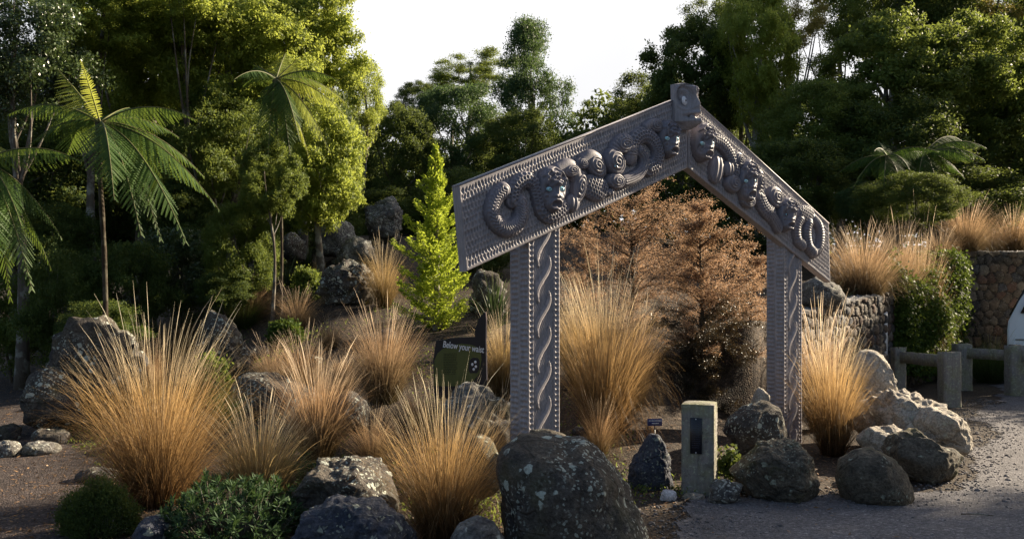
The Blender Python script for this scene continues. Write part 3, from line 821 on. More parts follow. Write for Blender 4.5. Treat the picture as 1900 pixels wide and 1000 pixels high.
# head crowning the apex
def head_mesh():
    out_px = [(1252.5, 156), (1267, 153.5), (1280, 155.5), (1287, 157.5), (1295.5, 161), (1297, 182), (1298.5, 215), (1292, 239), (1276, 239), (1262, 231), (1254.5, 225)]
    Q = np.array([plane(p[0], p[1], .045 + .09 * float(smooth(1258, 1285, p[0]))) for p in out_px])
    z = np.linspace(Q[:, 1].min() + .002, Q[:, 1].max() - .002, 120); nx = 70
    A = []; B = []
    for zz in z:
        xs = []
        for i in range(len(Q)):
            a, b = Q[i], Q[(i + 1) % len(Q)]
            if (a[1] - zz) * (b[1] - zz) <= 0 and a[1] != b[1]: xs.append(a[0] + (zz - a[1]) / (b[1] - a[1]) * (b[0] - a[0]))
        A.append(min(xs)); B.append(max(xs))
    A, B = np.array(A)[:, None], np.array(B)[:, None]
    u = np.linspace(0, 1, nx)[None]; S = A + (B - A) * u; Z = z[:, None] * np.ones((1, nx))
    v = (Z - z[0]) / (z[-1] - z[0]); U = u * np.ones_like(Z)
    ridge = .62 + .1 * (1 - v)
    h = .004 + .15 * np.clip(U / ridge, 0, 1) ** 1.1 * np.clip((1.7 - U) / (1.7 - ridge), 0, 1)
    g = lambda a, b, sa, sb: np.exp(-((U - a) / sa) ** 2 - ((v - b) / sb) ** 2)
    h = h - .055 * g(.34, .68, .2, .2) - .03 * g(.94, .58, .12, .12) + .02 * g(.38, .66, .07, .05)
    re = np.hypot((U - .40) / .30, (v - .72 + .35 * (U - .4)) / .22)
    h = h - .030 * np.exp(-((re - .72) / .16) ** 2) * (v > .62) - .022 * (re < .6) * (1 - re / .6)
    h = h - .010 * (.5 + .5 * np.cos(re * 26)) * np.exp(-((re - 1.25) / .25) ** 2) * smooth(.55, .7, v)
    h = h - .05 * g(.66, .27, .25, .035) + .02 * g(.66, .20, .22, .03)
    h = h + .03 * g(ridge, .48, .1, .12) + .035 * g(.6, .33, .25, .05) - .06 * g(.72, .25, .2, .035) + .05 * g(.7, .13, .2, .09)
    h = h + .012 * np.cos(v * 30) * g(.85, .85, .15, .2)
    h = h + .016 * np.cos(U * 40 + v * 9) * smooth(.58, .7, v) * smooth(.6, .75, U)
    h = h + .012 * np.exp(-((np.hypot((U - .36) / .34, (v - .68) / .27) - 1) / .13) ** 2)
    edge = np.minimum(np.minimum(U, 1 - U) * 8, np.minimum(v, 1 - v) * 10); h = h * np.clip(edge, 0, 1) ** .5
    pts = gw(S, Z, h + .03)[::-1]
    return grid_solid('apex_head', pts, np.array([-GN[0] * .045, -GN[1] * .045, 0]), M['gate'])
hd = obj('apex_head', head_mesh(), gate)
eye(1270, 187.5, .088, hd, .036, 'shell_white'); eye(1294, 193.5, .135, hd, .03, 'shell_white')
v, f = ico(3); P = gw(*plane(1285, 225, .12), .13); dn = v @ np.array([GN[0], GN[1], 0])
obj('tongue', mesh('tongue', v * np.array([.045, .045, .062]) + np.outer(v[:, 2], [-.018, -.014, 0]), f, M['gate'], smooth_=True), hd, P)

# ------------------------------------------------------------------ text helper
def text_mesh(name, s, size, mat, bold=0.0, ext=.002, xs=1.0):
    cu = bpy.data.curves.new(name, 'FONT'); cu.body = s; cu.size = size; cu.extrude = ext; cu.offset = bold
    cu.align_x = 'CENTER'; cu.align_y = 'CENTER'
    t = bpy.data.objects.new(name, cu); COL.objects.link(t)
    dg = bpy.context.evaluated_depsgraph_get(); me = bpy.data.meshes.new_from_object(t.evaluated_get(dg))
    bpy.data.objects.remove(t); me.materials.clear(); me.materials.append(mat); me.name = name
    for v in me.vertices: v.co.x *= xs
    return me

M['sign_black'] = plain('sign_black', (.012, .009, .014), .35, .4, 0, .3)
M['sign_olive'] = plain('sign_olive', (.085, .095, .022), .4, .4, 0, .12, 3)
M['white_paint'] = plain('white_paint', (.75, .75, .78), .4, .3, 0, .03)
M['sign_text'] = plain('sign_text', (.03, .035, .012), .5, .3, 0, .1)
M['sign_edge'] = plain('sign_edge', (.55, .42, .36), .4, .3)

# ------------------------------------------------------------------ information sign
SD = 9.3
sg = empty('information_sign', on_ground(870, SD)); sg_o = np.array(sg.location)
tag(sg, 'curved black and olive sign with a pointed fin, reading Below your waist', 'sign')
def px_poly(name, P, d, th, mat, parent, org, bev=True):
    """flat plate of real thickness facing the path, outline given at distance d"""
    bm = bmesh.new(); vs = [bm.verts.new(Vector(at(x, y, d)) - Vector(org)) for x, y in P]
    f = bm.faces.new(vs); bm.normal_update()
    if f.normal.y > 0: f.normal_flip()
    r = bmesh.ops.extrude_face_region(bm, geom=[f])
    bmesh.ops.translate(bm, verts=[g for g in r['geom'] if isinstance(g, bmesh.types.BMVert)], vec=(0, th, 0))
    bmesh.ops.recalc_face_normals(bm, faces=bm.faces)
    me = bpy.data.meshes.new(name); bm.to_mesh(me); bm.free(); me.materials.append(mat)
    return obj(name, me, parent)
px_poly('sign_board', [(804, 665), (809, 632), (834, 627), (858, 625.5), (881, 625), (881.5, 611), (888, 592), (900, 578), (902.5, 592), (901.5, 632), (904, 740), (888, 740), (806, 740)], SD, .04, M['sign_black'], sg, sg_o)
px_poly('edge_strip', [(900.3, 579), (901.9, 579.5), (903.5, 592), (902.8, 632), (904.5, 705), (902.5, 705), (901.2, 632), (901.8, 592)], SD - .006, .05, M['sign_edge'], sg, sg_o)
px_poly('sign_panel', [(806, 668), (812, 655), (822, 647), (836, 640.5), (856, 637.5), (872, 639), (884, 643), (892, 652), (893.5, 668), (889, 693), (874, 712), (860, 716), (806, 716)], SD - .012, .01, M['sign_olive'], sg, sg_o)
tm = text_mesh('title_text', 'Below your waist', .096, M['white_paint'], .0012, .002, .64)
o = obj('title_text', tm, sg, Vector(at(860, 644, SD - .024)) - Vector(sg_o)); o.rotation_euler = (math.radians(90), math.radians(8), 0)
mb = MB(); rs = np.random.RandomState(5)
for i in range(13):
    y = 656 + i * 3.1; x = 823
    while x < 846:
        w = rs.uniform(1.2, 3.2)
        box(mb, np.array(at(x + w / 2, y, SD - .0145)) - sg_o, (w * SD / F, .003, .0055)); x += w + .8
obj('body_text', mb.mesh('body_text', M['sign_text']), sg)
ph = px_poly('picture', [(871, 668), (878, 663), (887, 664), (890, 670), (889.5, 684), (885, 692), (872, 692), (869, 686)], SD - .016, .006, M['sign_black'], sg, sg_o)
for (x, y) in ((876.5, 676), (882, 671.5), (879, 685), (883, 680)):
    v, f = ico(2); obj('berry', mesh('berry', v * np.array([.013, .005, .016]), f, M['white_paint'], smooth_=True), ph, Vector(at(x, y, SD - .02)) - Vector(sg_o))
for x in (822, 885):
    mb = MB(); p = np.array(at(x, 738, SD + .05)) - sg_o; box(mb, p + (0, 0, -.15), (.05, .04, .45), 0, .006); obj('sign_leg', mb.mesh('sign_leg', M['sign_black']), sg)

# ------------------------------------------------------------------ old wood posts, bollard, fences
def old_wood(name, c1, c2, moss=.6):
    m, nt, out = new_mat(name); k = NT(nt)
    v = k.objvec()
    mp = k.n('ShaderNodeMapping'); mp.inputs['Scale'].default_value = (1, 1, .08); k.l(v, mp.inputs[0])
    g = k.noise(mp.outputs[0], 38, 5, .65); n = k.noise(v, 5, 4); n2 = k.noise(v, 26, 5, .7)
    c = k.mix(g, c1, c2)
    c = k.mix(k.math('MULTIPLY', k.ramp(n, [(.42, 0.0), (.62, 1.0)]), moss), c, (.22, .23, .10))
    c = k.mix(k.ramp(n2, [(.54, 0.0), (.62, .75)]), c, (.38, .40, .30))
    c = k.mix(k.ramp(k.noise(v, 11, 4, .7), [(.58, 0.0), (.68, .55)]), c, (.09, .08, .07))
    h = k.math('ADD', k.math('MULTIPLY', g, .6), k.math('MULTIPLY', n2, .6))
    b = k.bsdf(c, .85, .2, k.bump(h, .7, .02)); k.l(b.outputs[0], out.inputs[0]); return m
M['oldwood'] = old_wood('oldwood', (.11, .10, .095), (.36, .33, .30), .5)
M['black_plate'] = plain('black_plate', (.008, .008, .014), .35, .5, 0, .2)
M['plate_text'] = plain('plate_text', (.05, .05, .075), .5, .3)
M['label_blue'] = plain('label_blue', (.02, .025, .10), .4, .4)

BD = 7.45; bl = empty('bollard', Vector(on_ground(1298, BD + .12)), math.radians(-19))
tag(bl, 'short square weathered timber bollard with a black plaque, between the gate posts', 'bollard')
mb = MB()
Hb = .76; hw = .135; ny_, nx_ = 60, 14
for side in range(4):
    a = side * np.pi / 2
    U, V = np.meshgrid(np.linspace(-hw, hw, nx_), np.linspace(-.1, Hb, ny_))
    rsn = .0025 * np.sin(U * 170 + 3 * np.sin(V * 4)) + .002 * np.sin(V * 21 + U * 60 + side) + .0025 * np.random.RandomState(side).normal(size=U.shape)
    rsn = np.where(np.abs(U) > hw * .96, -.006, rsn)
    if side == 0: rsn = np.where(np.abs(U - .012) < .011, rsn - .012, rsn)
    X, Y = U, -(hw + rsn)
    X2 = X * math.cos(a) - Y * math.sin(a); Y2 = X * math.sin(a) + Y * math.cos(a)
    i = np.arange(ny_ - 1)[:, None] * nx_ + np.arange(nx_ - 1)[None]
    mb.add(np.stack([X2, Y2, V], -1).reshape(-1, 3), np.stack([i, i + 1, i + nx_ + 1, i + nx_], -1).reshape(-1, 4))
U, V = np.meshgrid(np.linspace(-hw, hw, 12), np.linspace(-hw, hw, 12)); i = np.arange(11)[:, None] * 12 + np.arange(11)[None]
mb.add(np.stack([U, V, Hb + .004 + .01 * np.exp(-(U ** 2 + V ** 2) * 60) - .006 * (np.maximum(abs(U), abs(V)) > hw * .98)], -1).reshape(-1, 3), np.stack([i, i + 1, i + 13, i + 12], -1).reshape(-1, 4))
obj('timber_post', mb.mesh('timber_post', M['oldwood'], True), bl)
mb = MB(); box(mb, (-.012, -hw - .006, .50), (.098, .012, .30), 0, .003); pq = obj('plaque', mb.mesh('plaque', M['black_plate']), bl)
mb = MB(); rs = np.random.RandomState(9)
for i in range(12):
    x = -.04
    while x < .02:
        w = rs.uniform(.006, .016); box(mb, (x + w / 2 - .006, -hw - .013, .60 - i * .018), (w, .002, .005)); x += w + .004
obj('plaque_text', mb.mesh('plaque_text', M['plate_text']), pq)
for z in (.36, .64):
    mb = MB(); tube(mb, [(-.012, -hw - .011, z), (-.012, -hw - .017, z)], .005, 8); obj('screw', mb.mesh('screw', M['white_paint']), pq)
rock('stone', 'little white-edged stone chip lying on top of the wooden bollard', [(1307, 752), (1309, 749), (1314, 747), (1317, 750), (1315, 754), (1309, 754)], .03, 7.6, 'white_stone', 51, .4, .05, 3)

# plant label behind the slate rock
lp = at(1215, 783, 8.1); lg = Vector(on_ground(1215, 8.1)); lb = empty('plant_label', lg)
tag(lb, 'small dark blue plant label on a thin stake behind the slate rock', 'plant label')
mb = MB(); box(mb, Vector(lp) - lg, (.135, .004, .065), 0, .001); p_ = obj('label_plate', mb.mesh('label_plate', M['label_blue']), lb)
mb = MB()
for i, (a, b) in enumerate(((-.055, .05), (-.03, .025))):
    x = a
    while x < b: box(mb, (x + .006 + lp.x - lg.x, -.004, lp.z - lg.z + .014 - i * .024), (.009, .002, .006)); x += .013
obj('label_text', mb.mesh('label_text', M['white_paint']), p_)
mb = MB(); tube(mb, [(lp.x - lg.x, .006, -.1), (lp.x - lg.x, .006, lp.z - lg.z)], .005, 6); obj('stake', mb.mesh('stake', M['sign_black']), lb)

def fence_unit(name, label, posts, rails, first=True):
    base = Vector(on_ground(*posts[0][:2])); e = empty(name, base); tag(e, label, 'fence', 'low timber barriers by the road')
    tops = []
    for (px, d, h, w) in posts:
        g = Vector(on_ground(px, d)) - base
        mb = MB(); rs = np.random.RandomState(int(px))
        n = 32; zs = np.linspace(-.1, h, 9)
        V = []
        for z in zs:
            for j in range(n):
                t = 2 * np.pi * (j + .5) / n; c, s = math.cos(t), math.sin(t); k = (abs(c) ** 16 + abs(s) ** 16) ** (-1 / 16)
                r = w / 2 * k * (1 + .025 * rs.normal()); V.append((g.x + r * c, g.y + r * s, z + g.z + (0 if z < h else .012 * rs.normal())))
        i = np.arange(8)[:, None] * n; j = np.arange(n)[None]; k2 = (j + 1) % n
        q = np.stack([i + j, i + k2, i + n + k2, i + n + j], -1).reshape(-1, 4)
        mb.add(np.array(V), [q, np.array([[8 * n + x for x in range(n)]])])
        obj('fence_post', mb.mesh('fence_post', M['oldwood']), e); tops.append((g, h))
    for (i, j, zc, hh, th) in rails:
        a, b = np.array(tops[i][0]), np.array(tops[j][0]); mb = MB(); N = 15; rs = np.random.RandomState(int(i * 7 + hh * 100) + len(posts))
        dv = (b - a); dv[2] = 0; L = np.linalg.norm(dv); dv /= L; nn = np.array([-dv[1], dv[0], 0])
        V = []
        for t in np.linspace(0, 1, N):
            c = a + (b - a) * t + np.array([0, 0, zc])
            for (sy, sz) in ((-1, -1), (1, -1), (1, 1), (-1, 1)):
                V.append(c + nn * sy * th / 2 * (1 + .03 * rs.normal()) + np.array([0, 0, sz * hh / 2 * (1 + .04 * rs.normal())]))
        i_ = np.arange(N - 1)[:, None] * 4; j_ = np.arange(4)[None]; k_ = (j_ + 1) % 4
        mb.add(np.array(V), [np.stack([i_ + j_, i_ + 4 + j_, i_ + 4 + k_, i_ + k_], -1).reshape(-1, 4), np.array([[0, 1, 2, 3], [(N - 1) * 4 + x for x in (3, 2, 1, 0)]])])
        obj('rail', mb.mesh('rail', M['oldwood']), e)
    return e
fence_unit('timber_barrier', 'nearer low lichen-covered timber barrier, running from the wall to a leaning square post', [(1667, 15.3, .86, .2), (1761, 13.9, .86, .27)], [(0, 1, .70, .19, .07)])
fence_unit('timber_barrier', 'farther low timber barrier with wide square posts beside the white van', [(1785, 16.6, .86, .28), (1885, 15.6, .88, .29), (1995, 14.6, .86, .28)], [(0, 1, .70, .19, .08), (1, 2, .70, .19, .08)])
mb = MB(); box(mb, (0, 0, .35), (.13, .06, .8), .3, .01)
tag(obj('marker_post', mb.mesh('marker_post', M['white_paint']), None, Vector(on_ground(1640, 16.2)) + Vector((0, 0, .5))), 'short pale marker post standing against the stone wall left of the climber', 'post')

# ------------------------------------------------------------------ dry stone retaining walls
def stone_mat():
    m, nt, out = new_mat('stone_wall'); k = NT(nt)
    v = k.n('ShaderNodeTexCoord').outputs['Object']
    a = k.n('ShaderNodeAttribute', attribute_name='stone'); n = k.noise(v, 7, 5, .65); n2 = k.noise(v, 30, 4, .7)
    c = k.mix(1.0, a.outputs['Color'], k.ramp(n, [(.3, .6), (.7, 1.35)]), 'MULTIPLY')
    c = k.mix(k.ramp(n2, [(.58, 0.0), (.68, .6)]), c, (.36, .37, .31))
    b = k.bsdf(c, .85, .25, k.bump(k.math('ADD', n, n2), .5, .02)); k.l(b.outputs[0], out.inputs[0]); return m
M['stone'] = stone_mat()
def stone_wall(name, label, P, ZT, zb, seed, cell=.27, thick=.38, tone=1.0):
    P = np.array(P, float); seg = np.linalg.norm(np.diff(P, axis=0), axis=1); cum = np.concatenate([[0], np.cumsum(seg)])
    L = cum[-1]; res = .028; ns = int(L / res); s = np.linspace(0, L, ns)
    X = np.interp(s, cum, P[:, 0]); Y = np.interp(s, cum, P[:, 1]); T = np.interp(s, cum, ZT)
    ex, ey = np.gradient(X), np.gradient(Y); ll = np.hypot(ex, ey); fx, fy = ey / ll, -ex / ll      # facing the camera side
    rs = np.random.RandomState(seed); base = np.array([P[0][0], P[0][1], zb]); org = base.copy()
    Hm = max(ZT) - zb
    nxs, nzs = int(L / cell) + 3, int(Hm / (cell * .85)) + 3
    C = np.array([((i + .5 * (j % 2) + rs.uniform(-.33, .33)) * cell, zb + (j + rs.uniform(-.33, .33)) * cell * .85) for i in range(-1, nxs) for j in range(-1, nzs)])
    pal = np.array([(.10, .085, .075), (.13, .105, .085), (.08, .072, .07), (.15, .115, .09), (.12, .075, .06), (.075, .075, .085), (.18, .155, .13)])
    cc = tone * pal[rs.randint(0, len(pal), len(C))] * rs.uniform(.75, 1.25, (len(C), 1)); off = rs.uniform(0, .035, len(C))
    nzv = int(Hm / res) + 1; tv = np.linspace(0, 1, nzv)
    S = np.repeat(s[None], nzv, 0); Z = zb + tv[:, None] * (T[None] - zb)
    pts = np.stack([S.ravel(), Z.ravel()], -1)
    D = np.full((len(pts), 2), 1e9); I = np.zeros(len(pts), int)
    for a in range(0, len(pts), 20000):
        dd = np.hypot(pts[a:a + 20000, None, 0] - C[None, :, 0], (pts[a:a + 20000, None, 1] - C[None, :, 1]) * 1.1)
        o_ = np.argpartition(dd, 2, axis=1)[:, :2]; d2 = np.take_along_axis(dd, o_, 1); srt = np.argsort(d2, 1)
        D[a:a + 20000] = np.take_along_axis(d2, srt, 1); I[a:a + 20000] = np.take_along_axis(o_, srt, 1)[:, 0]
    gap = D[:, 1] - D[:, 0]
    h = (smooth(.0, .035, gap) * .06 + smooth(.03, .16, gap) * .012 + off[I]).reshape(S.shape)
    h += .006 * rs.normal(size=h.shape)
    col = np.where((gap < .022)[:, None], np.array([[.035, .032, .03]]), cc[I])
    fr = np.stack([X[None] + fx[None] * h, Y[None] + fy[None] * h, Z], -1)
    # top surface: uneven coping stones
    nt_ = 14; tt = np.linspace(0, 1, nt_)[1:]
    top = np.stack([np.stack([X - fx * thick * t, Y - fy * thick * t, T + .035 * np.interp(s + t * .2, np.arange(0, L + 1, .19), rs.uniform(-1, 1, len(np.arange(0, L + 1, .19)))) + .01 * rs.normal(size=ns)], -1) for t in tt])
    bk = top[-1:].copy(); bk[..., 2] = zb
    allp = np.concatenate([fr, top, bk]); n = len(allp)
    i = np.arange(n - 1)[:, None] * ns + np.arange(ns - 1)[None]
    q = np.stack([i, i + 1, i + ns + 1, i + ns], -1).reshape(-1, 4)
    cols = np.concatenate([col, np.tile(np.array([[.26, .25, .24]]), ((nt_) * ns, 1)) * rs.uniform(.8, 1.2, (nt_ * ns, 1))])
    o = obj(name, mesh(name, allp.reshape(-1, 3) - org, q, M['stone'], {'stone': cols}), None, org); tag(o, label, 'wall')
stone_wall('stone_wall', 'low stone retaining wall climbing behind the right gate post to the climber', W1, W1Z, -.1, 3, .21, .38, .85)
stone_wall('stone_wall', 'taller stone retaining wall behind the white van at the right edge', W2, W2Z, -.1, 5, .25, .38, .85)

# ------------------------------------------------------------------ white van
M['van_white'] = plain('van_white', (.78, .80, .84), .25, .5, 0, .02)
M['glass'] = plain('glass', (.01, .012, .015), .08, .7, 0, .1)
M['tyre'] = plain('tyre', (.02, .02, .02), .8, .2)
M['metal'] = plain('metal', (.4, .4, .42), .35, .5, .6)
M['lamp_glass'] = plain('lamp_glass', (.6, .55, .5), .1, .8)
VX, VY = (1869 - CX) / F * 18.9, 18.9
van = empty('parked_van', (VX, VY, 0), math.radians(-30)); tag(van, 'white van parked nose-left at the right edge in front of the stone wall', 'van')
prof = [(0.06, .32), (.03, .45), (.0, .72), (.0, 1.05), (.02, 1.25), (.10, 1.42), (.22, 1.68), (.38, 1.95), (.62, 2.12), (2.2, 2.18), (4.6, 2.16), (4.75, 1.9), (4.8, .9), (4.78, .4), (4.6, .3), (4.25, .3)]
arc = [(3.85 + .38 * math.cos(t), .3 + .38 * math.sin(t)) for t in np.linspace(0, np.pi, 9)]
arc2 = [(.95 + .38 * math.cos(t), .3 + .38 * math.sin(t)) for t in np.linspace(0, np.pi, 9)]
full = prof + arc + arc2 + [(.3, .3)]
def extrude_prof(name, pr, y0, y1, mat, bev=.0, tumble=0.0):
    bm = bmesh.new(); sh = lambda z: tumble * max(0, z - 1.1)
    A = [bm.verts.new((x, y0 + sh(z), z)) for x, z in pr]; B = [bm.verts.new((x, y1 - sh(z), z)) for x, z in pr]
    bm.faces.new(A); bm.faces.new(B[::-1])
    for i in range(len(pr)):
        j = (i + 1) % len(pr); bm.faces.new([A[j], A[i], B[i], B[j]])
    bmesh.ops.recalc_face_normals(bm, faces=bm.faces)
    if bev: bmesh.ops.bevel(bm, geom=[e for e in bm.edges if abs(e.verts[0].co.y - e.verts[1].co.y) < 1e-5 + tumble], offset=bev, segments=3, affect='EDGES', clamp_overlap=True)
    me = bpy.data.meshes.new(name); bm.to_mesh(me); bm.free(); me.materials.append(mat); return me
obj('body', extrude_prof('body', full, 0, 1.75, M['van_white'], .03, .12), van)
obj('side_window', extrude_prof('side_window', [(.24, 1.42), (.36, 1.68), (.50, 1.86), (1.75, 1.9), (1.75, 1.36)], .008, .05, M['glass'], 0, .12), van)
obj('side_window', extrude_prof('side_window', [(1.85, 1.28), (1.85, 1.9), (4.4, 1.9), (4.4, 1.28)], .008, .05, M['glass'], 0, .12), van)
mb = MB(); v = np.array([(.06, .22, 1.36), (.06, 1.53, 1.36), (.34, 1.45, 1.93), (.34, .3, 1.93)]); v2 = v + np.array([-.03, 0, .012]); mb.add(np.concatenate([v, v2]), np.array([[4, 7, 6, 5], [0, 1, 2, 3], [0, 4, 5, 1], [1, 5, 6, 2], [2, 6, 7, 3], [3, 7, 4, 0]])); obj('windscreen', mb.mesh('windscreen', M['glass']), van)
mb = MB(); box(mb, (.06, .875, .42), (.2, 1.78, .2), 0, .04); obj('bumper', mb.mesh('bumper', M['van_white']), van)
mb = MB(); box(mb, (2.4, -.006, .86), (4.5, .02, .03), 0, .005); obj('side_trim', mb.mesh('side_trim', M['metal']), van)
for y in (.22, 1.53):
    mb = MB(); box(mb, (.04, y, .8), (.07, .3, .18), 0, .02); obj('headlight', mb.mesh('headlight', M['lamp_glass']), van)
for x in (.95, 3.85):
    for y in (.11, 1.64):
        mb = MB(); t = np.linspace(0, 2 * np.pi, 29)[:-1]
        prof_ = [(-.1, .2), (-.1, .3), (-.07, .33), (.07, .33), (.1, .3), (.1, .2)]
        V = np.array([[x + r * math.cos(a), y + w_, .33 + r * math.sin(a)] for w_, r in prof_ for a in t]); n = 28
        i = np.arange(6)[:, None] * n; j = np.arange(n)[None]; k = (j + 1) % n
        mb.add(V, np.stack([i + j, i + k, (i + n) % (6 * n) + k, (i + n) % (6 * n) + j], -1).reshape(-1, 4))
        w = obj('wheel', mb.mesh('wheel', M['tyre'], True), van)
        mb = MB(); tube(mb, [(x, y - .06, .33), (x, y + .06, .33)], .2, 24); obj('rim', mb.mesh('rim', M['metal']), w)
mb = MB(); box(mb, (.72, -.12, 1.34), (.1, .2, .26), 0, .03); obj('wing_mirror', mb.mesh('wing_mirror', M['van_white']), van)
# ------------------------------------------------------------------ foliage builders
def unit(v): return v / (np.linalg.norm(v, axis=-1, keepdims=True) + 1e-9)

def leaves(mb, C, axis, nrm, l, w, r, fold=0.0):
    """kite-shaped leaves at C pointing along axis"""
    a = unit(axis); b = unit(np.cross(a, nrm)); n = len(C)
    l = np.broadcast_to(l, (n,))[:, None]; w = np.broadcast_to(w, (n,))[:, None]
    v = np.stack([C - a * l * .5, C + b * w * .5 - a * l * .05, C + a * l * .5, C - b * w * .5 - a * l * .05], 1).reshape(-1, 3)
    f = np.arange(n * 4).reshape(-1, 4)
    mb.add(v, f, r=np.repeat(np.broadcast_to(r, (n,)), 4))

def crown_pts(rs, n_cl, subs, lv, R, rc, rsub, flat=.8, fill=.5, shape='ball', low=-1.0):
    cen = []
    while len(cen) < n_cl:
        d = rs.normal(size=3); d /= np.linalg.norm(d); q = R * (1 - (rs.rand() ** 1.5) * (1 - fill))
        p = d * q
        if p[2] < low * R: continue
        if shape == 'cone':
            h = rs.rand() ** .8; t = rs.rand() * 2 * np.pi; rr = R * (.14 + .86 * (1 - h) ** .7) * np.sqrt(rs.uniform(.2, 1))
            p = np.array([rr * math.cos(t), rr * math.sin(t), R * (2 * h - 1)])
        if shape == 'tier':
            p[2] = R * (round((p[2] / R) * 3) / 3 + rs.normal() * .04)
        cen.append(p)
    cen = np.array(cen)
    rad = rc * rs.uniform(.65, 1.35, n_cl)
    d = unit(rs.normal(size=(n_cl, subs, 3)) + np.array([0, 0, .35]))
    sc = cen[:, None] + d * rad[:, None, None] * rs.uniform(.45, 1.05, (n_cl, subs, 1)) * np.array([1, 1, flat])
    off = rs.normal(size=(n_cl, subs, lv, 3)) * rsub * np.array([1, 1, .75])
    C = sc[:, :, None] + off
    nr = unit(unit(off) * .8 + d[:, :, None] * .9 + rs.normal(size=C.shape) * .5)
    tint = np.clip(rs.uniform(0, 1, (n_cl, 1, 1)) * .3 + rs.uniform(0, 1, (n_cl, subs, 1)) * .35 + rs.uniform(0, 1, (n_cl, subs, lv)) * .5, 0, 1)
    return cen, C.reshape(-1, 3), nr.reshape(-1, 3), tint.reshape(-1), sc

def crown_mesh(seed, ls=(.06, .025), droop=0.0, twigs=0, mat='lf_dark', **kw):
    rs = np.random.RandomState(seed)
    cen, C, N, T, sc = crown_pts(rs, **kw)
    ax = rs.normal(size=C.shape) + N * .6 + np.array([0, 0, -droop])
    mb = MB(); s = rs.uniform(.6, 1.3, len(C))
    leaves(mb, C, ax, N, ls[0] * s, ls[1] * s, T)
    me = mb.mesh('crown', M[mat])
    tw = None
    if twigs:
        tb = MB()
        for i in range(min(twigs, len(cen))):
            for j in range(0, sc.shape[1], 3):
                a, b = cen[i] * .8, sc[i, j]; m = (a + b) / 2 + rs.normal(size=3) * .08
                tube(tb, [a, m, b], [.022, .014, .005], 4)
        tw = tb
    return me, cen, tw

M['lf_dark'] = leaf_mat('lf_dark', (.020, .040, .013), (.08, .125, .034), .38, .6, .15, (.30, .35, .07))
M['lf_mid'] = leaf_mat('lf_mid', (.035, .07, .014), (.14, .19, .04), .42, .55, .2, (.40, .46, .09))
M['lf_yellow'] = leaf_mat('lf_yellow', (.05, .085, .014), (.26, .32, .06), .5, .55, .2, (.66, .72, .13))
M['lf_gold'] = leaf_mat('lf_gold', (.14, .12, .03), (.42, .36, .12), .5, .5, .2, (.6, .5, .14))
M['lf_gloss'] = leaf_mat('lf_gloss', (.018, .04, .015), (.09, .13, .04), .2, .28, .5, (.15, .2, .05))
M['lf_blue'] = leaf_mat('lf_blue', (.024, .05, .022), (.08, .14, .05), .35, .55, .2, (.18, .26, .07))
M['lf_conifer'] = leaf_mat('lf_conifer', (.09, .15, .012), (.36, .44, .05), .42, .5, .2, (.75, .85, .1), 5)
M['lf_copper'] = leaf_mat('lf_copper', (.06, .042, .028), (.42, .27, .17), .42, .5, .2, (.74, .47, .28), 2.5)
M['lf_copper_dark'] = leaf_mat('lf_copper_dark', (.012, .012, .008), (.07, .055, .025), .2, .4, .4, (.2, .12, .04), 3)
M['lf_rosette'] = leaf_mat('lf_rosette', (.015, .04, .018), (.06, .11, .04), .2, .65, .15, (.15, .25, .06), 6)
M['lf_ivy'] = leaf_mat('lf_ivy', (.014, .036, .008), (.085, .14, .024), .25, .6, .12, (.25, .32, .05), 3)
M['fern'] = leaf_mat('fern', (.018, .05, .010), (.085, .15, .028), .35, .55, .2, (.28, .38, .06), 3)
M['fern_shaded'] = leaf_mat('fern_shaded', (.012, .035, .008), (.05, .10, .02), .3, .7, .1, (.16, .26, .04), 3)  # fern green with shade put into the colour, for the right-hand ferns
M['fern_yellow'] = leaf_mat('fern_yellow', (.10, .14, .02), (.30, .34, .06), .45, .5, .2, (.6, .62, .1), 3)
M['fern_dead'] = leaf_mat('fern_dead', (.16, .04, .015), (.38, .12, .04), .3, .7, .2)
M['rachis'] = plain('rachis', (.10, .10, .03), .6, .3)

KIND = {}
def kind(name, *a, **k): KIND[name] = crown_mesh(*a, **k)
kind('fine', 1, (.095, .042), .5, 30, n_cl=85, subs=20, lv=40, R=1.75, rc=.40, rsub=.085, fill=.5)
kind('fine2', 2, (.10, .036), 1.2, 30, n_cl=80, subs=20, lv=42, R=1.75, rc=.42, rsub=.09, flat=1.0, fill=.45)
kind('lump', 8, (.10, .05), .1, 20, n_cl=95, subs=18, lv=38, R=1.8, rc=.40, rsub=.09, fill=.6)
kind('broad', 3, (.10, .05), .2, 24, n_cl=48, subs=22, lv=34, R=1.75, rc=.55, rsub=.13, fill=.5)
kind('dense', 4, (.075, .038), 0, 0, n_cl=130, subs=16, lv=32, R=1.8, rc=.36, rsub=.10, fill=.75)
kind('open', 5, (.09, .04), .2, 34, n_cl=34, subs=14, lv=46, R=1.75, rc=.42, rsub=.13, fill=.3, flat=.7)
kind('tier', 6, (.08, .035), 0, 30, n_cl=46, subs=16, lv=48, R=1.8, rc=.45, rsub=.11, fill=.3, flat=.28, shape='tier')
kind('cone', 7, (.07, .03), .2, 40, n_cl=90, subs=13, lv=46, R=1.9, rc=.34, rsub=.10, flat=.6, shape='cone')

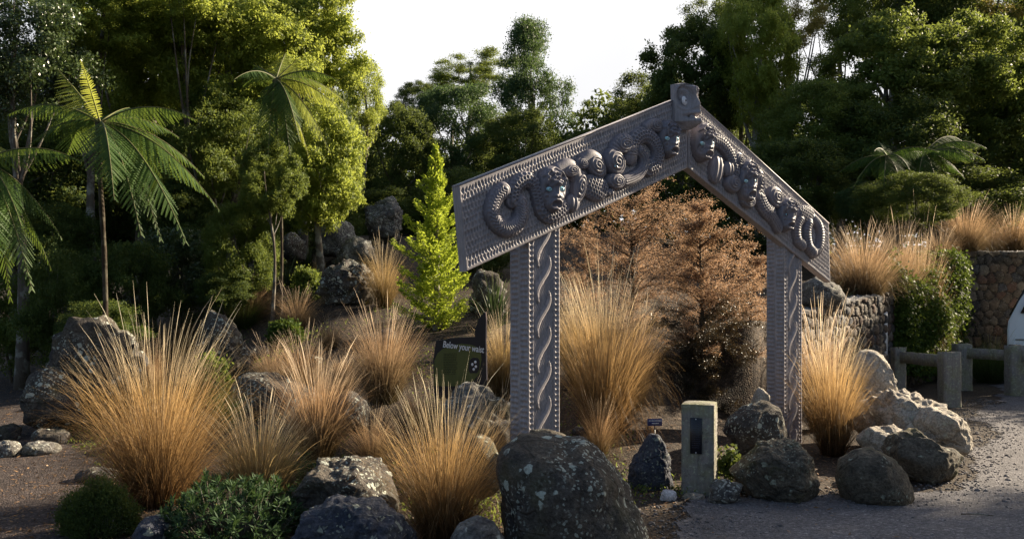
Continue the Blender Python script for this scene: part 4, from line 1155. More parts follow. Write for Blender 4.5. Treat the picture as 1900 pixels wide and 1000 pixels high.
def tree(name, label, cat, cx, cy, rx, ry, d, knd, mat, seed, group=None, bark='bark', ground=None, r0=None, lean=0.0, depth=None, limbs=9, trunk=True):
    """tree whose crown is centred at photo pixel cx,cy with pixel radii rx,ry at distance d"""
    rs = np.random.RandomState(seed); s = d / F
    c = at(cx, cy, d); g = on_ground(cx + lean, d); g.z -= .1
    e = empty(name, g); tag(e, label, cat, group)
    me, cen, tw = KIND[knd]
    sx, sz = rx * s / 2.0, ry * s / 2.0; sy = depth / 2 if depth else (sx + sz) / 2
    a = rs.uniform(0, 2 * np.pi) if knd != 'tier' else 0
    cr = obj('crown', me, e, c - g); cr.rotation_euler = (0, 0, a); cr.scale = (sx, sy, sz)
    if abs(sx - sy) > .2 * sx: cr.rotation_euler = (0, 0, rs.choice([0, np.pi])); a = cr.rotation_euler.z
    cr.material_slots[0].link = 'OBJECT'; cr.material_slots[0].material = M[mat]
    if not trunk: return e
    mb = MB(); C = np.array(c - g); R = math.sin(a), math.cos(a)
    W = np.stack([(cen[:, 0] * R[1] - cen[:, 1] * R[0]), (cen[:, 0] * R[0] + cen[:, 1] * R[1]), cen[:, 2]], -1)
    W = np.stack([(cen[:, 0] * sx * R[1] - cen[:, 1] * sy * R[0]), (cen[:, 0] * sx * R[0] + cen[:, 1] * sy * R[1]), cen[:, 2] * sz], -1) + C
    r0 = r0 or max(.06, .055 * (sx + sz) + .02 * C[2] * .3)
    top = C + np.array([0, 0, sz * .6]); n = 12
    t = np.linspace(0, 1, n)[:, None]; P = t * top + np.stack([np.sin(t[:, 0] * 5 + seed) * .10 * t[:, 0], np.cos(t[:, 0] * 4 + seed) * .1 * t[:, 0], 0 * t[:, 0]], -1) * (1 + sx * .5)
    tube(mb, P, r0 * (1.15 - .85 * t[:, 0]) + .25 * r0 * np.exp(-t[:, 0] * 14), 9, .05, rs)
    sel = rs.permutation(len(W))[:limbs]
    for i in sel:
        k = rs.uniform(.45, .85); a0 = np.array([np.interp(k * (n - 1), range(n), P[:, j]) for j in range(3)]); b0 = W[i]
        m = (a0 + b0) / 2 + np.array([0, 0, -.12 * np.linalg.norm(b0 - a0)]) + rs.normal(size=3) * .06 * sx
        rr = r0 * (1.1 - k) * .6
        tube(mb, catmull3([a0, m, b0], 5), np.linspace(rr, rr * .2, 11), 6, .05, rs)
        for _ in range(3):
            j = rs.randint(len(W)); 
            if np.linalg.norm(W[j] - m) < 1.1 * sx: tube(mb, [m, (m + W[j]) / 2 + rs.normal(size=3) * .08 * sx, W[j]], [rr * .5, rr * .3, .008], 5)
    obj('trunk', mb.mesh('trunk', M[bark], True), e)
    return e

def catmull3(P, n=6):
    P = np.array(P, float); Q = np.concatenate([[2 * P[0] - P[1]], P, [2 * P[-1] - P[-2]]]); out = []
    for i in range(1, len(Q) - 2):
        for t in np.linspace(0, 1, n, endpoint=False):
            out.append(.5 * (2 * Q[i] + (Q[i + 1] - Q[i - 1]) * t + (2 * Q[i - 1] - 5 * Q[i] + 4 * Q[i + 1] - Q[i + 2]) * t ** 2 + (3 * Q[i] - Q[i - 1] - 3 * Q[i + 1] + Q[i + 2]) * t ** 3))
    out.append(P[-1]); return np.array(out)

# ------------------------------------------------------------------ trees: (label, cx, cy, rx, ry, d, kind, material, category)
LEFT = [
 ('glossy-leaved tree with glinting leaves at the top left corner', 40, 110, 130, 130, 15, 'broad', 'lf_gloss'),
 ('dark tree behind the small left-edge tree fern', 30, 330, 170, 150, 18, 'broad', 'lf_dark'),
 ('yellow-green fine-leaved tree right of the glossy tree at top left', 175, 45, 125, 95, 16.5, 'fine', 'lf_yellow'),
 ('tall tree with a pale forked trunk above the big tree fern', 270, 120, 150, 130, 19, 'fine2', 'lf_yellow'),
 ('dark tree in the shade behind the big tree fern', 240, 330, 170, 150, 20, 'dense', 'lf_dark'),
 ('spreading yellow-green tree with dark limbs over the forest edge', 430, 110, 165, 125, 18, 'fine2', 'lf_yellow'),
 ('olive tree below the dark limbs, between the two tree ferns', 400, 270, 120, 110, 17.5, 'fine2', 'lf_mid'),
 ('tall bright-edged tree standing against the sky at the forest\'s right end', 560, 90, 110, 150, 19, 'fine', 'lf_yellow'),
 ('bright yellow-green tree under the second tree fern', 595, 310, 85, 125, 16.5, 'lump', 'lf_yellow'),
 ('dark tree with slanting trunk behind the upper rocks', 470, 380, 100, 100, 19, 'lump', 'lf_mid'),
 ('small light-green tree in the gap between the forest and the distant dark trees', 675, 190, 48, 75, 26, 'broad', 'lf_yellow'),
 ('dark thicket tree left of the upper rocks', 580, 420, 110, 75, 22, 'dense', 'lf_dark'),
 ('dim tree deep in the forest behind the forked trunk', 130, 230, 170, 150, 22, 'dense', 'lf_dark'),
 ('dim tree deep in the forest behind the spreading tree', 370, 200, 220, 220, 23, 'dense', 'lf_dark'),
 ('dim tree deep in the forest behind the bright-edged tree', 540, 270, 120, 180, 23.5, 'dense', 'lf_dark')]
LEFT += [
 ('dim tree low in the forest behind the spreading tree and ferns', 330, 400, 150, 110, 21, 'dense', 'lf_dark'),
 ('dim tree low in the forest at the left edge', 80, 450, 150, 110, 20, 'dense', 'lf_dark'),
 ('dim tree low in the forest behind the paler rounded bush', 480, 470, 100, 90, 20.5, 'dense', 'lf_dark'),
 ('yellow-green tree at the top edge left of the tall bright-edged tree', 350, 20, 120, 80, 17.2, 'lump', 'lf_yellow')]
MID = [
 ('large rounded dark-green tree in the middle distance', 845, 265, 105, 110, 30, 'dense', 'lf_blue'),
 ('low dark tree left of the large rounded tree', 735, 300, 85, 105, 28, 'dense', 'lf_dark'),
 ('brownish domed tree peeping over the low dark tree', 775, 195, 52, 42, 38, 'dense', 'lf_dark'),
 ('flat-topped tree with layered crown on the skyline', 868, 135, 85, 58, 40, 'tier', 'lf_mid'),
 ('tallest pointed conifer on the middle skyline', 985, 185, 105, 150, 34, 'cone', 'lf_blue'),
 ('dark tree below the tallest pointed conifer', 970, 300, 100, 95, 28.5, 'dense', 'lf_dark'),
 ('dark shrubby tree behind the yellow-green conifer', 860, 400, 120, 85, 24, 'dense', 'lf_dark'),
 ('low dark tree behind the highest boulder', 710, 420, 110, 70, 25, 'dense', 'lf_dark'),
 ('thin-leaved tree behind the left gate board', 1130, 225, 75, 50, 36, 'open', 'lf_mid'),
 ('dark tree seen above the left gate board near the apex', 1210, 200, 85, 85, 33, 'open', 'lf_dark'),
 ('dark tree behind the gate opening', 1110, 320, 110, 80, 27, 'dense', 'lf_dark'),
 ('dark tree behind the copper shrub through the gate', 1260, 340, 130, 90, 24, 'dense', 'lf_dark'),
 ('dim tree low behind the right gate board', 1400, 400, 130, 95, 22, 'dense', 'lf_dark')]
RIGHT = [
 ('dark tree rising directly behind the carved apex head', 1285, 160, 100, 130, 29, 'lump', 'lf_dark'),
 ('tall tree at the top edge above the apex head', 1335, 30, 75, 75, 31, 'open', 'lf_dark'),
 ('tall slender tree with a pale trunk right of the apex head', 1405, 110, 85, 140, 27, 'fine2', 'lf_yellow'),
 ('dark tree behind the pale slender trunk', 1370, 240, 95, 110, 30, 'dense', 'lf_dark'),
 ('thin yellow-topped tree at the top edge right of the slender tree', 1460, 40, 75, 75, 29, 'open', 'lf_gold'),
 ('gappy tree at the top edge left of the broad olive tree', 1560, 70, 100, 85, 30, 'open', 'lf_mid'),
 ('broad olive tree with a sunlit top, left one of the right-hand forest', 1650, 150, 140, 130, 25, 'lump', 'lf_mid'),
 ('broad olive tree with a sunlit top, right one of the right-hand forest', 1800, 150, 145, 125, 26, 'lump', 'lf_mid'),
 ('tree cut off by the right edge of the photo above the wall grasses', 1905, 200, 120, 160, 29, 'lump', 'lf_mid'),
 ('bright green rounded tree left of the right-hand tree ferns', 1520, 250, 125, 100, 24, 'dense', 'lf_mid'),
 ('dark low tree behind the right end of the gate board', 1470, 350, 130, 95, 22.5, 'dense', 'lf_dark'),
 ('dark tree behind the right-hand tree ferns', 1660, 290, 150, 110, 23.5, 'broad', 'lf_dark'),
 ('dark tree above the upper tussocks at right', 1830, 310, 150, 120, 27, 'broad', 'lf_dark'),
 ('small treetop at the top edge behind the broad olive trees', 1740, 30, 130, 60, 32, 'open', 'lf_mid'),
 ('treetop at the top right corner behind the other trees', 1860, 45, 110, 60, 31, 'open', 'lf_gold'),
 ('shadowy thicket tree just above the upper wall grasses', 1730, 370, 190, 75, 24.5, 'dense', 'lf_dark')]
sd_ = 100
for T_, grp in ((LEFT, 'trees of the left-hand forest edge'), (MID, 'trees in the middle distance'), (RIGHT, 'trees of the right-hand forest edge')):
    for (lab, cx, cy, rx, ry, d, kn, mt) in T_:
        sd_ += 1
        e = tree('tree', lab, 'tree', cx, cy, rx, ry, d, kn, mt, sd_, grp, bark='bark_pale' if 'pale' in lab else 'bark',
                 r0=.17 if 'slender' in lab else (.2 if 'forked' in lab else None))
# forest mass behind every tree one can tell apart
mb = MB(); rs = np.random.RandomState(77); allC = []
for px in range(-500, 2500, 105):
    for lv in range(3):
        d = 36 + rs.uniform(0, 8); c = at(px + rs.uniform(-40, 40), (430 - lv * 75) if not (640 < px < 1180) else 430 - lv * 45, d)
        allC.append((c, rs.uniform(2.0, 2.8)))
for c, R in allC:
    n = 2600; dd = unit(rs.normal(size=(n, 3)) + np.array([0, -.4, .3])); lump = 1 + .18 * np.sin(dd[:, :1] * 7 + c.x) * np.cos(dd[:, 2:] * 8 + c.y)
    C = np.array(c) + dd * R * lump * rs.uniform(.8, 1.05, (n, 1)); leaves(mb, C, rs.normal(size=C.shape), dd + rs.normal(size=dd.shape) * .5, .26, .13, rs.rand(n))
tag(obj('far_forest', mb.mesh('far_forest', M['lf_dark'])), 'dark mass of far forest behind the separate trees', 'forest', kind='stuff')

# unseen trees right of the view, placed to shade the foreground
def uq(pu, q): 
    u = np.array([math.sin(SUN_AZ), math.cos(SUN_AZ)]); v = np.array([math.cos(SUN_AZ), -math.sin(SUN_AZ)]); return u * pu + v * q
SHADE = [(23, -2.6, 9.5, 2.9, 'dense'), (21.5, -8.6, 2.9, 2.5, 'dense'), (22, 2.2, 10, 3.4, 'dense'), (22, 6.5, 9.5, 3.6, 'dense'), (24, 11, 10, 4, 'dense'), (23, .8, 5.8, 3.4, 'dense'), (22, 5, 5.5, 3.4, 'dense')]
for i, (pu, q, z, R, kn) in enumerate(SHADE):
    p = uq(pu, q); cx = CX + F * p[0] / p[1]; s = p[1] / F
    tree('tree', 'unseen tree beyond the right edge, placed to shade the road', 'tree', cx, HY - (z - EYE) / s, R / s, R / s, p[1], kn, 'lf_dark', 300 + i, 'unseen shade trees beyond the right edge')

for i, (px, d, top, r, lab) in enumerate([(1660, 31, -170, 150, 'tall dark tree added behind the left broad olive tree to shade the left-hand forest'), (1820, 31.5, -200, 150, 'tall dark tree added behind the right broad olive tree to shade the left-hand forest')]):
    tree('tree', lab, 'tree', px, (top + 130) / 2, r, (130 - top) / 2, d, 'dense', 'lf_dark', 330 + i, 'trees of the right-hand forest edge')  # tall crowns added to keep sun off the left-hand bushes
for i, (px, d) in enumerate([]):
    tree('tree', 'unseen tree beyond the right edge, placed to shade the road', 'tree', px, -70, 105, 190, d, 'dense', 'lf_dark', 340 + i, 'unseen shade trees beyond the right edge')
# ------------------------------------------------------------------ bushes at the forest edge
BUSH = [
 ('dark bush hiding the tree trunks left of the big tree fern', 95, 450, 85, 75, 15.8, 'broad', 'lf_dark'),
 ('dark bush hiding the tree trunks right of the big tree fern', 330, 405, 80, 70, 16.8, 'lump', 'lf_dark'),
 ('shaded green bush directly under the crown of the second tree fern', 505, 330, 62, 75, 14.7, 'lump', 'lf_mid'),
 ('dark bush in front of the trunks of the right-hand tree ferns', 1690, 372, 110, 52, 19.3, 'dense', 'lf_dark'),
 ('light-green broad-leaved bush at the left edge above the path', 20, 600, 95, 95, 16.0, 'broad', 'lf_mid'),
 ('dark green bush between the light-green bush and the fern trunk', 120, 580, 80, 120, 14.5, 'broad', 'lf_dark'),
 ('dark green bush right of the big tree fern\'s trunk', 245, 540, 85, 95, 14.8, 'broad', 'lf_dark'),
 ('dark glossy bush in the middle of the forest edge', 335, 515, 85, 95, 16, 'broad', 'lf_gloss'),
 ('paler hebe-like bush with a rounded top at the right of the forest edge', 450, 465, 72, 95, 15.5, 'dense', 'lf_mid'),
 ('small dark bush under the paler rounded bush', 420, 545, 60, 45, 15, 'broad', 'lf_dark'),
 ('small dark bush behind the big left boulder', 190, 610, 90, 55, 13.5, 'broad', 'lf_dark'),
 ('dark bush behind the upper tussock and the conifer', 900, 470, 70, 55, 17, 'broad', 'lf_dark'),
 ('dark bush below the right-hand tree ferns', 1610, 375, 60, 40, 20.5, 'dense', 'lf_blue')]
for i, (lab, cx, cy, rx, ry, d, kn, mt) in enumerate(BUSH):
    tree('bush', lab, 'bush', cx, cy, rx, ry, d, kn, mt, 400 + i, 'bushes at the forest edge', limbs=4, r0=.03)

# ------------------------------------------------------------------ tree ferns
def frond_geo(mb, P, width, rs, n=28, sub=14, hang=.3):
    P = np.asarray(P); L = np.linalg.norm(np.diff(P, axis=0), axis=1).sum()
    t = (np.arange(n) + .5) / n * .93 + .07
    idx = t * (len(P) - 1); C = np.stack([np.interp(idx, range(len(P)), P[:, k]) for k in range(3)], -1)
    T = unit(np.gradient(C, axis=0)); S = unit(np.cross(T, np.array([0, 0, 1.0]))); Nn = unit(np.cross(S, T))
    for sg in (-1, 1):
        lat = np.abs(T[:, :1] * [1]).mean(); hg = hang + .75 * np.abs(T[:, :1])
        pl = width * np.sin(np.clip(t * 1.15, 0, 1) * np.pi * .93 + .12) ** .75 * (1 - .35 * t) * rs.uniform(.92, 1.06, n)
        d = unit(S * sg * 1.0 + T * (.35 + .5 * t[:, None]) - np.array([0, 0, 1]) * hg * rs.uniform(.8, 1.2, (n, 1)))
        up = unit(np.cross(d, T) * sg)
        k = (np.arange(sub) + .5) / sub
        droop = -np.array([0, 0, 1.0]) * .22 * hang
        Q = C[:, None] + d[:, None] * (k[None, :, None] * pl[:, None, None]) + droop * (k[None, :, None] ** 2 * pl[:, None, None]) * 1.5
        pitch = L * .93 / n
        for s2 in (-1, 1):
            ax = unit(T[:, None] * s2 * 1.0 + d[:, None] * .45) * np.ones((1, sub, 1))
            ll = np.minimum(pitch * .56, .5) * (1.05 - .75 * k)[None] * np.ones((n, 1))
            ww = (pl[:, None] / sub) * 1.25 * np.ones((1, sub))
            cc = Q + ax * ll[..., None] * .45
            nn_ = np.repeat((up[:, None] + .25 * rs.normal(size=(n, 1, 3))), sub, 1)
            leaves(mb, cc.reshape(-1, 3), ax.reshape(-1, 3), nn_.reshape(-1, 3), ll.ravel(), ww.ravel(), np.clip(rs.uniform(0, .5, n * sub) + .3 * np.repeat(rs.rand(n), sub), 0, 1))
def tree_fern(label, cx, cy, d, tips, base_px, trunk_r, width, mat='fern', seed=1, trunk=True, more=9):
    rs = np.random.RandomState(seed); c = at(cx, cy, d); g = on_ground(base_px, d); g.z -= .1
    e = empty('tree_fern', g); tag(e, label, 'tree fern', 'tree ferns')
    Cc = np.array(c - g)
    if trunk:
        mb = MB(); t = np.linspace(0, 1, 30)[:, None]; P = t * Cc + np.stack([np.sin(t[:, 0] * 4) * .05, 0 * t[:, 0], 0 * t[:, 0]], -1)
        tube(mb, P, trunk_r * (1.2 - .3 * t[:, 0]) * (1 + .08 * np.sin(t[:, 0] * 140)), 10, .07, rs); obj('trunk', mb.mesh('trunk', M['fern_bark'], True), e)
    Lm = np.median([np.linalg.norm(np.array(at(a, b, d + q) - c)) for a, b, q, _ in tips]); extra = []
    for k in range(more):
        az_ = k * 2 * np.pi / max(more, 1) + rs.uniform(-.3, .3); L_ = Lm * rs.uniform(.75, 1.0); dz_ = rs.uniform(-.45, .15)
        extra.append((np.array([math.cos(az_) * L_ * .9, math.sin(az_) * L_ * .9, dz_ * L_]) + Cc, ''))
    for (tx, ty, dd, m_) in tips + [(None, q, 0, m) for q, m in extra]:
        tip = np.array(at(tx, ty, d + dd) - g) if tx is not None else ty; L = np.linalg.norm(tip - Cc)
        mid = (Cc + tip) / 2 + np.array([0, 0, .28 * L * (1 if tip[2] < Cc[2] + .3 * L else .15)])
        t = np.linspace(0, 1, 22)[:, None]; P = (1 - t) ** 2 * Cc + 2 * t * (1 - t) * mid + t ** 2 * tip
        mb = MB(); frond_geo(mb, P, width * L, rs); fr = obj('frond', mb.mesh('frond', M[m_ or mat]), e)
        mb = MB(); tube(mb, P, np.linspace(.013, .003, 22) * (d / 11) ** .5, 5); obj('rachis', mb.mesh('rachis', M['rachis'], True), fr)
    return e
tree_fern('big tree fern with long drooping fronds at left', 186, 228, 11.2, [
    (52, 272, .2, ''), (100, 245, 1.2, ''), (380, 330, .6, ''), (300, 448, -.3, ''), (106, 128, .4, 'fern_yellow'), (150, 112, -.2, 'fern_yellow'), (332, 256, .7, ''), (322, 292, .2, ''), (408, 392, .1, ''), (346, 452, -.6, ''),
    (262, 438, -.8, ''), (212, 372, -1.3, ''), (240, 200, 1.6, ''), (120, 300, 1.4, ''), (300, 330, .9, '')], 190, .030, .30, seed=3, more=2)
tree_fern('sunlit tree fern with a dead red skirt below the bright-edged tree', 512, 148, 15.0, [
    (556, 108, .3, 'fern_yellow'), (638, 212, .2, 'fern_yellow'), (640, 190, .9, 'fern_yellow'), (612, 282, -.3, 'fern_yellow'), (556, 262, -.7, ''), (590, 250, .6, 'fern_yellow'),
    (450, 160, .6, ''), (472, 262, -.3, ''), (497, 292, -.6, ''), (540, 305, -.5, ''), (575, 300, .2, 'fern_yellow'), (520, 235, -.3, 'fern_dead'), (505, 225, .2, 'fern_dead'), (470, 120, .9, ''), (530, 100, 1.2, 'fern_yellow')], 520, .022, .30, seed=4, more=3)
tree_fern('tree fern cut off by the left edge of the photo', -35, 300, 10.2, [
    (116, 444, .2, ''), (60, 540, -.3, ''), (20, 560, .3, ''), (95, 500, .5, ''), (-10, 520, -.6, ''), (40, 420, -.5, ''), (5, 285, 1.0, 'fern_yellow')], -30, .06, .34, seed=5, more=3)
tree_fern('tree fern spreading low fronds above the wall grasses, left one at right', 1645, 290, 20.2, [
    (1548, 328, .3, ''), (1585, 345, -.5, ''), (1600, 300, .8, ''), (1680, 368, -.8, ''), (1640, 352, -1.0, ''), (1725, 345, .2, ''), (1630, 262, .9, '')], 1650, .03, .32, seed=6, mat='fern_shaded', more=5)
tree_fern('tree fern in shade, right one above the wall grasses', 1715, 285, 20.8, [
    (1790, 332, .0, ''), (1800, 292, .6, ''), (1785, 262, .9, ''), (1700, 366, -.9, ''), (1740, 350, -.6, ''), (1660, 300, .5, ''), (1830, 275, .2, '')], 1720, .03, .32, seed=7, mat='fern_shaded', more=5)

# ------------------------------------------------------------------ young yellow-green conifer
def conifer():
    base = ground_hit(808, 612); d = base.y; s = d / F; H = (612 - 272) * s; rs = np.random.RandomState(12)
    e = empty('young_conifer', base); tag(e, 'bright yellow-green young conifer with a pointed top left of the gateway', 'conifer')
    mb = MB(); tube(mb, [(0, 0, -.1), (.03, 0, H * .4), (-.01, 0, H * .75), (0, 0, H * .98)], [.05, .035, .018, .006], 8); obj('trunk', mb.mesh('trunk', M['bark_pale'], True), e)
    mb = MB(); tb = MB()
    prof = lambda h: np.interp(h, [0, .06, .2, .38, .5, .62, .72, .82, .92, 1.0], [.42, .62, .66, .60, .50, .38, .26, .16, .08, .02]) * (130 * s / 2) / .62
    for i in range(120):
        h = (i + .5) / 120; h = h ** .92; R = prof(h) * (1.1 * rs.uniform(.35, 1.2) + .16 * math.sin(i * .37)); th = i * 2.4 + rs.uniform(-.3, .3)
        a = np.array([0, 0, h * H]); up = .35 + .5 * h
        b = a + np.array([math.cos(th) * R, math.sin(th) * R, R * up])
        m = (a + b) / 2 - np.array([0, 0, R * .08]); P = catmull3([a, m, b], 5); tube(tb, P, np.linspace(.008, .002, len(P)), 4)
        n = int(24 + 200 * (R / .5)); t = rs.uniform(.15, 1, n) ** .8
        C = np.stack([np.interp(t * (len(P) - 1), range(len(P)), P[:, k]) for k in range(3)], -1)
        side = np.array([-math.sin(th), math.cos(th), 0]); w = (1.05 - t) * R * .30 + .03
        C = C + side * (rs.uniform(-1, 1, n) * w)[:, None] + rs.normal(size=(n, 3)) * np.array([.014, .014, .03])
        ax = side * rs.choice([-1, 1], n)[:, None] * .8 + unit(b - a) + rs.normal(size=(n, 3)) * .4
        leaves(mb, C, ax, np.array([0, 0, 1]) + rs.normal(size=(n, 3)) * .6, .062, .024, np.clip(rs.uniform(0, .7, n) + .3 * t, 0, 1))
    fo = obj('foliage', mb.mesh('foliage', M['lf_conifer']), e); obj('branches', tb.mesh('branches', M['bark'], True), e)
conifer()

# ------------------------------------------------------------------ wiry copper shrubs
def wiry(label, cx, ytop, ybot, rx, d, seed, nb=150, mat='lf_copper', prof=None, leafn=420, dark=0.0):
    base = on_ground(cx, d); s = d / F; rs = np.random.RandomState(seed)
    z0 = EYE + (HY - ybot) * s - base.z; z1 = EYE + (HY - ytop) * s - base.z; H = z1 - z0
    e = empty('wiry_shrub', base); tag(e, label, 'shrub', 'wiry copper shrubs')
    tb = MB(); mb = MB(); md = MB()
    tube(tb, [(0, 0, -.1), (.04, 0, z0 + H * .4), (0, .03, z0 + H * .9)], [.035, .025, .008], 7, .05, rs)
    prof = prof or (lambda h: np.interp(h, [0, .15, .4, .6, .8, .92, 1], [.6, .85, 1, .92, .6, .38, .12]))
    for i in range(nb):
        h = ((i + .5) / nb) ** (1.25 if dark else 1.0); R = prof(h) * rx * s * rs.uniform(.35, 1.15); h = np.clip(h + rs.normal() * .03, 0, 1); th = rs.uniform(0, 2 * np.pi)
        a = np.array([0, 0, z0 + h * H * .92]); b = a + np.array([math.cos(th) * R, math.sin(th) * R, R * rs.uniform(-.1, .75)])
        m = (a + b) / 2 + np.array([0, 0, R * .1]); P = catmull3([a, m, b], 5); tube(tb, P, np.linspace(.007, .0015, len(P)), 4)
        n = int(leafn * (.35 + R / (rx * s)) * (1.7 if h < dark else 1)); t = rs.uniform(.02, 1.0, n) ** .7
        # leaves sit on side twigs
        nt_ = 26; tw_t = rs.uniform(.03, 1, nt_); tw_a = rs.uniform(-1.2, 1.2, nt_) + th; tw_l = rs.uniform(.06, .24, nt_) * (R + .2)
        k = rs.randint(0, nt_, n); u = rs.uniform(0, 1, n)
        B = np.stack([np.interp(tw_t * (len(P) - 1), range(len(P)), P[:, q]) for q in range(3)], -1)
        dv = np.stack([np.cos(tw_a), np.sin(tw_a), rs.uniform(-.5, .8, nt_)], -1) * tw_l[:, None]
        for q in range(0, nt_, 3): tube(tb, [B[q], B[q] + dv[q]], [.0025, .001], 3)
        C = B[k] + dv[k] * u[:, None] + rs.normal(size=(n, 3)) * np.array([.02, .02, .022])
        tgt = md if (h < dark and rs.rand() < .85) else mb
        leaves(tgt, C, rs.normal(size=(n, 3)), np.array([0, 0, 1]) + rs.normal(size=(n, 3)) * .8, .017 * (d / 10.5) ** .5, .010 * (d / 10.5) ** .5, np.clip(rs.rand(n) * .7 + .3 * (rs.rand() < .4), 0, 1))
    obj('stems', tb.mesh('stems', M['fern_bark'], True), e); obj('foliage', mb.mesh('foliage', M[mat]), e)
    if dark: obj('lower_foliage', md.mesh('lower_foliage', M['lf_copper_dark']), e)  # darker leaves in the lower part of the shrub
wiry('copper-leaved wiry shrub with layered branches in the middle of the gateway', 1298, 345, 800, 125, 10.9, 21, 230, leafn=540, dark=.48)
wiry('wide copper and gold wiry shrub behind the tall grass in the gateway', 1170, 350, 640, 150, 13.2, 22, 120, leafn=420, prof=lambda h: np.interp(h, [0, .5, .8, 1], [1, 1, .85, .5]))
wiry('lower copper wiry shrub just left of the right gate post', 1390, 430, 760, 85, 11.8, 23, 110, leafn=420, dark=.35)
wiry('fine grey-brown twiggy shrub at the left of the gate opening', 1090, 400, 600, 60, 14.5, 24, 60, leafn=220)

# ------------------------------------------------------------------ tussock grasses
def tussock_mesh(seed, n, H, R0, spread, droop, bw=.0042, plumes=0, K=8, mat='tus_gold', base_only=False):
    rs = np.random.RandomState(seed); N = n + plumes
    az = rs.uniform(0, 2 * np.pi, N); u = rs.rand(N) ** .6
    tilt = spread * u * rs.uniform(.5, 1.25, N) + .03; L = H * rs.uniform(.55, 1.08, N) * (1 - .1 * u); dr = 1.25 * droop * rs.gamma(2.0, .5, N) * (.45 + u)
    w0 = bw * rs.uniform(.6, 1.3, N); rad = rs.rand(N)
    sk = rs.rand(N) < .16; sk[n:] = False; tilt = np.where(sk, spread * rs.uniform(.9, 1.7, N), tilt); dr = np.where(sk, droop * rs.uniform(1.4, 2.3, N), dr); L = np.where(sk, L * .8, L)
    if plumes:
        tilt[n:] = spread * .55 * rs.rand(plumes); L[n:] = H * rs.uniform(.85, 1.22, plumes); dr[n:] = rs.uniform(.1, .9, plumes); w0[n:] = .003
    t = np.linspace(0, 1, K + 1); a = tilt[:, None] + dr[:, None] * t[None] ** 1.7
    ds = L[:, None] / K
    rr = np.cumsum(np.concatenate([np.zeros((N, 1)), (np.sin(a[:, :-1]) * ds)], 1), 1); zz = np.cumsum(np.concatenate([np.zeros((N, 1)), (np.cos(a[:, :-1]) * ds)], 1), 1)
    wig = (rs.normal(size=(N, 1)) * .09) * t[None] ** 2 * L[:, None]
    az2 = az + rs.normal(size=N) * .25
    bx = R0 * u * np.cos(az2); by = R0 * u * np.sin(az2)
    X = bx[:, None] + rr * np.cos(az)[:, None] - wig * np.sin(az)[:, None]; Y = by[:, None] + rr * np.sin(az)[:, None] + wig * np.cos(az)[:, None]
    sa = az + rs.uniform(0, 2 * np.pi, N); S = np.stack([np.cos(sa), np.sin(sa), np.zeros(N)], -1)
    W = w0[:, None] * (1 - t[None] ** 2.2) + .0007
    if plumes: W[n:] = .0015 + .0038 * np.exp(-((t[None] - .88) / .10) ** 2) * rs.uniform(.6, 1.2, (plumes, 1)); W[n:, -1] = .001
    P = np.stack([X, Y, zz], -1)
    v = np.stack([P - S[:, None] * W[..., None] / 2, P + S[:, None] * W[..., None] / 2], 2)
    v = v.reshape(-1, 3); i = (np.arange(N) * (K + 1) * 2)[:, None] + np.arange(K)[None] * 2
    q = np.stack([i, i + 1, i + 3, i + 2], -1).reshape(-1, 4)
    tt = np.repeat(np.tile((zz / H), 1).reshape(-1), 2); rr_ = np.repeat(rad, (K + 1) * 2)
    if plumes: tt = np.where(np.repeat(np.arange(N) >= n, (K + 1) * 2), np.maximum(tt, .75), tt)
    me = mesh('blades', v, q, M[mat], {'t': np.clip(tt, 0, 1), 'r': rr_}); return me
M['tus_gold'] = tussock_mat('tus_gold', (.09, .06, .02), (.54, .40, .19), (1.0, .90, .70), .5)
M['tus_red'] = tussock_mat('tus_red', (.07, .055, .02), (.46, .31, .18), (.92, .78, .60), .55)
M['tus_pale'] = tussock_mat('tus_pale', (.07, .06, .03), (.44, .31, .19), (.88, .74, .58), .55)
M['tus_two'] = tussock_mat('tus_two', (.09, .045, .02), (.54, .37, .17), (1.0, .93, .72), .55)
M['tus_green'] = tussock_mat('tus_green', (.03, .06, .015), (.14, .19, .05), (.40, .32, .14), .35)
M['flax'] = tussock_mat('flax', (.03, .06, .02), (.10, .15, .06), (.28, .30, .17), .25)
TK = {'big': tussock_mesh(1, 2500, 1.5, .2, .66, .95, .0036, 40, 10), 'mid': tussock_mesh(2, 1800, 1.15, .16, .6, 1.0, .0036, 22, 9), 'up': tussock_mesh(3, 1200, 1.1, .11, .36, .7, .0036, 34, 9),
      'fan': tussock_mesh(4, 1200, 1.0, .12, .65, 1.25, .0036, 14, 9), 'small': tussock_mesh(5, 800, .7, .08, .6, .9, .004, 4), 'dense': tussock_mesh(6, 2000, 1.15, .2, .64, .9, .0045, 30, 9), 'flax': tussock_mesh(7, 75, .7, .06, .75, .5, .032, 0, 8, 'flax')}
TH = {'big': 1.5, 'mid': 1.15, 'up': 1.1, 'fan': 1.0, 'small': .7, 'dense': 1.15, 'flax': .7}
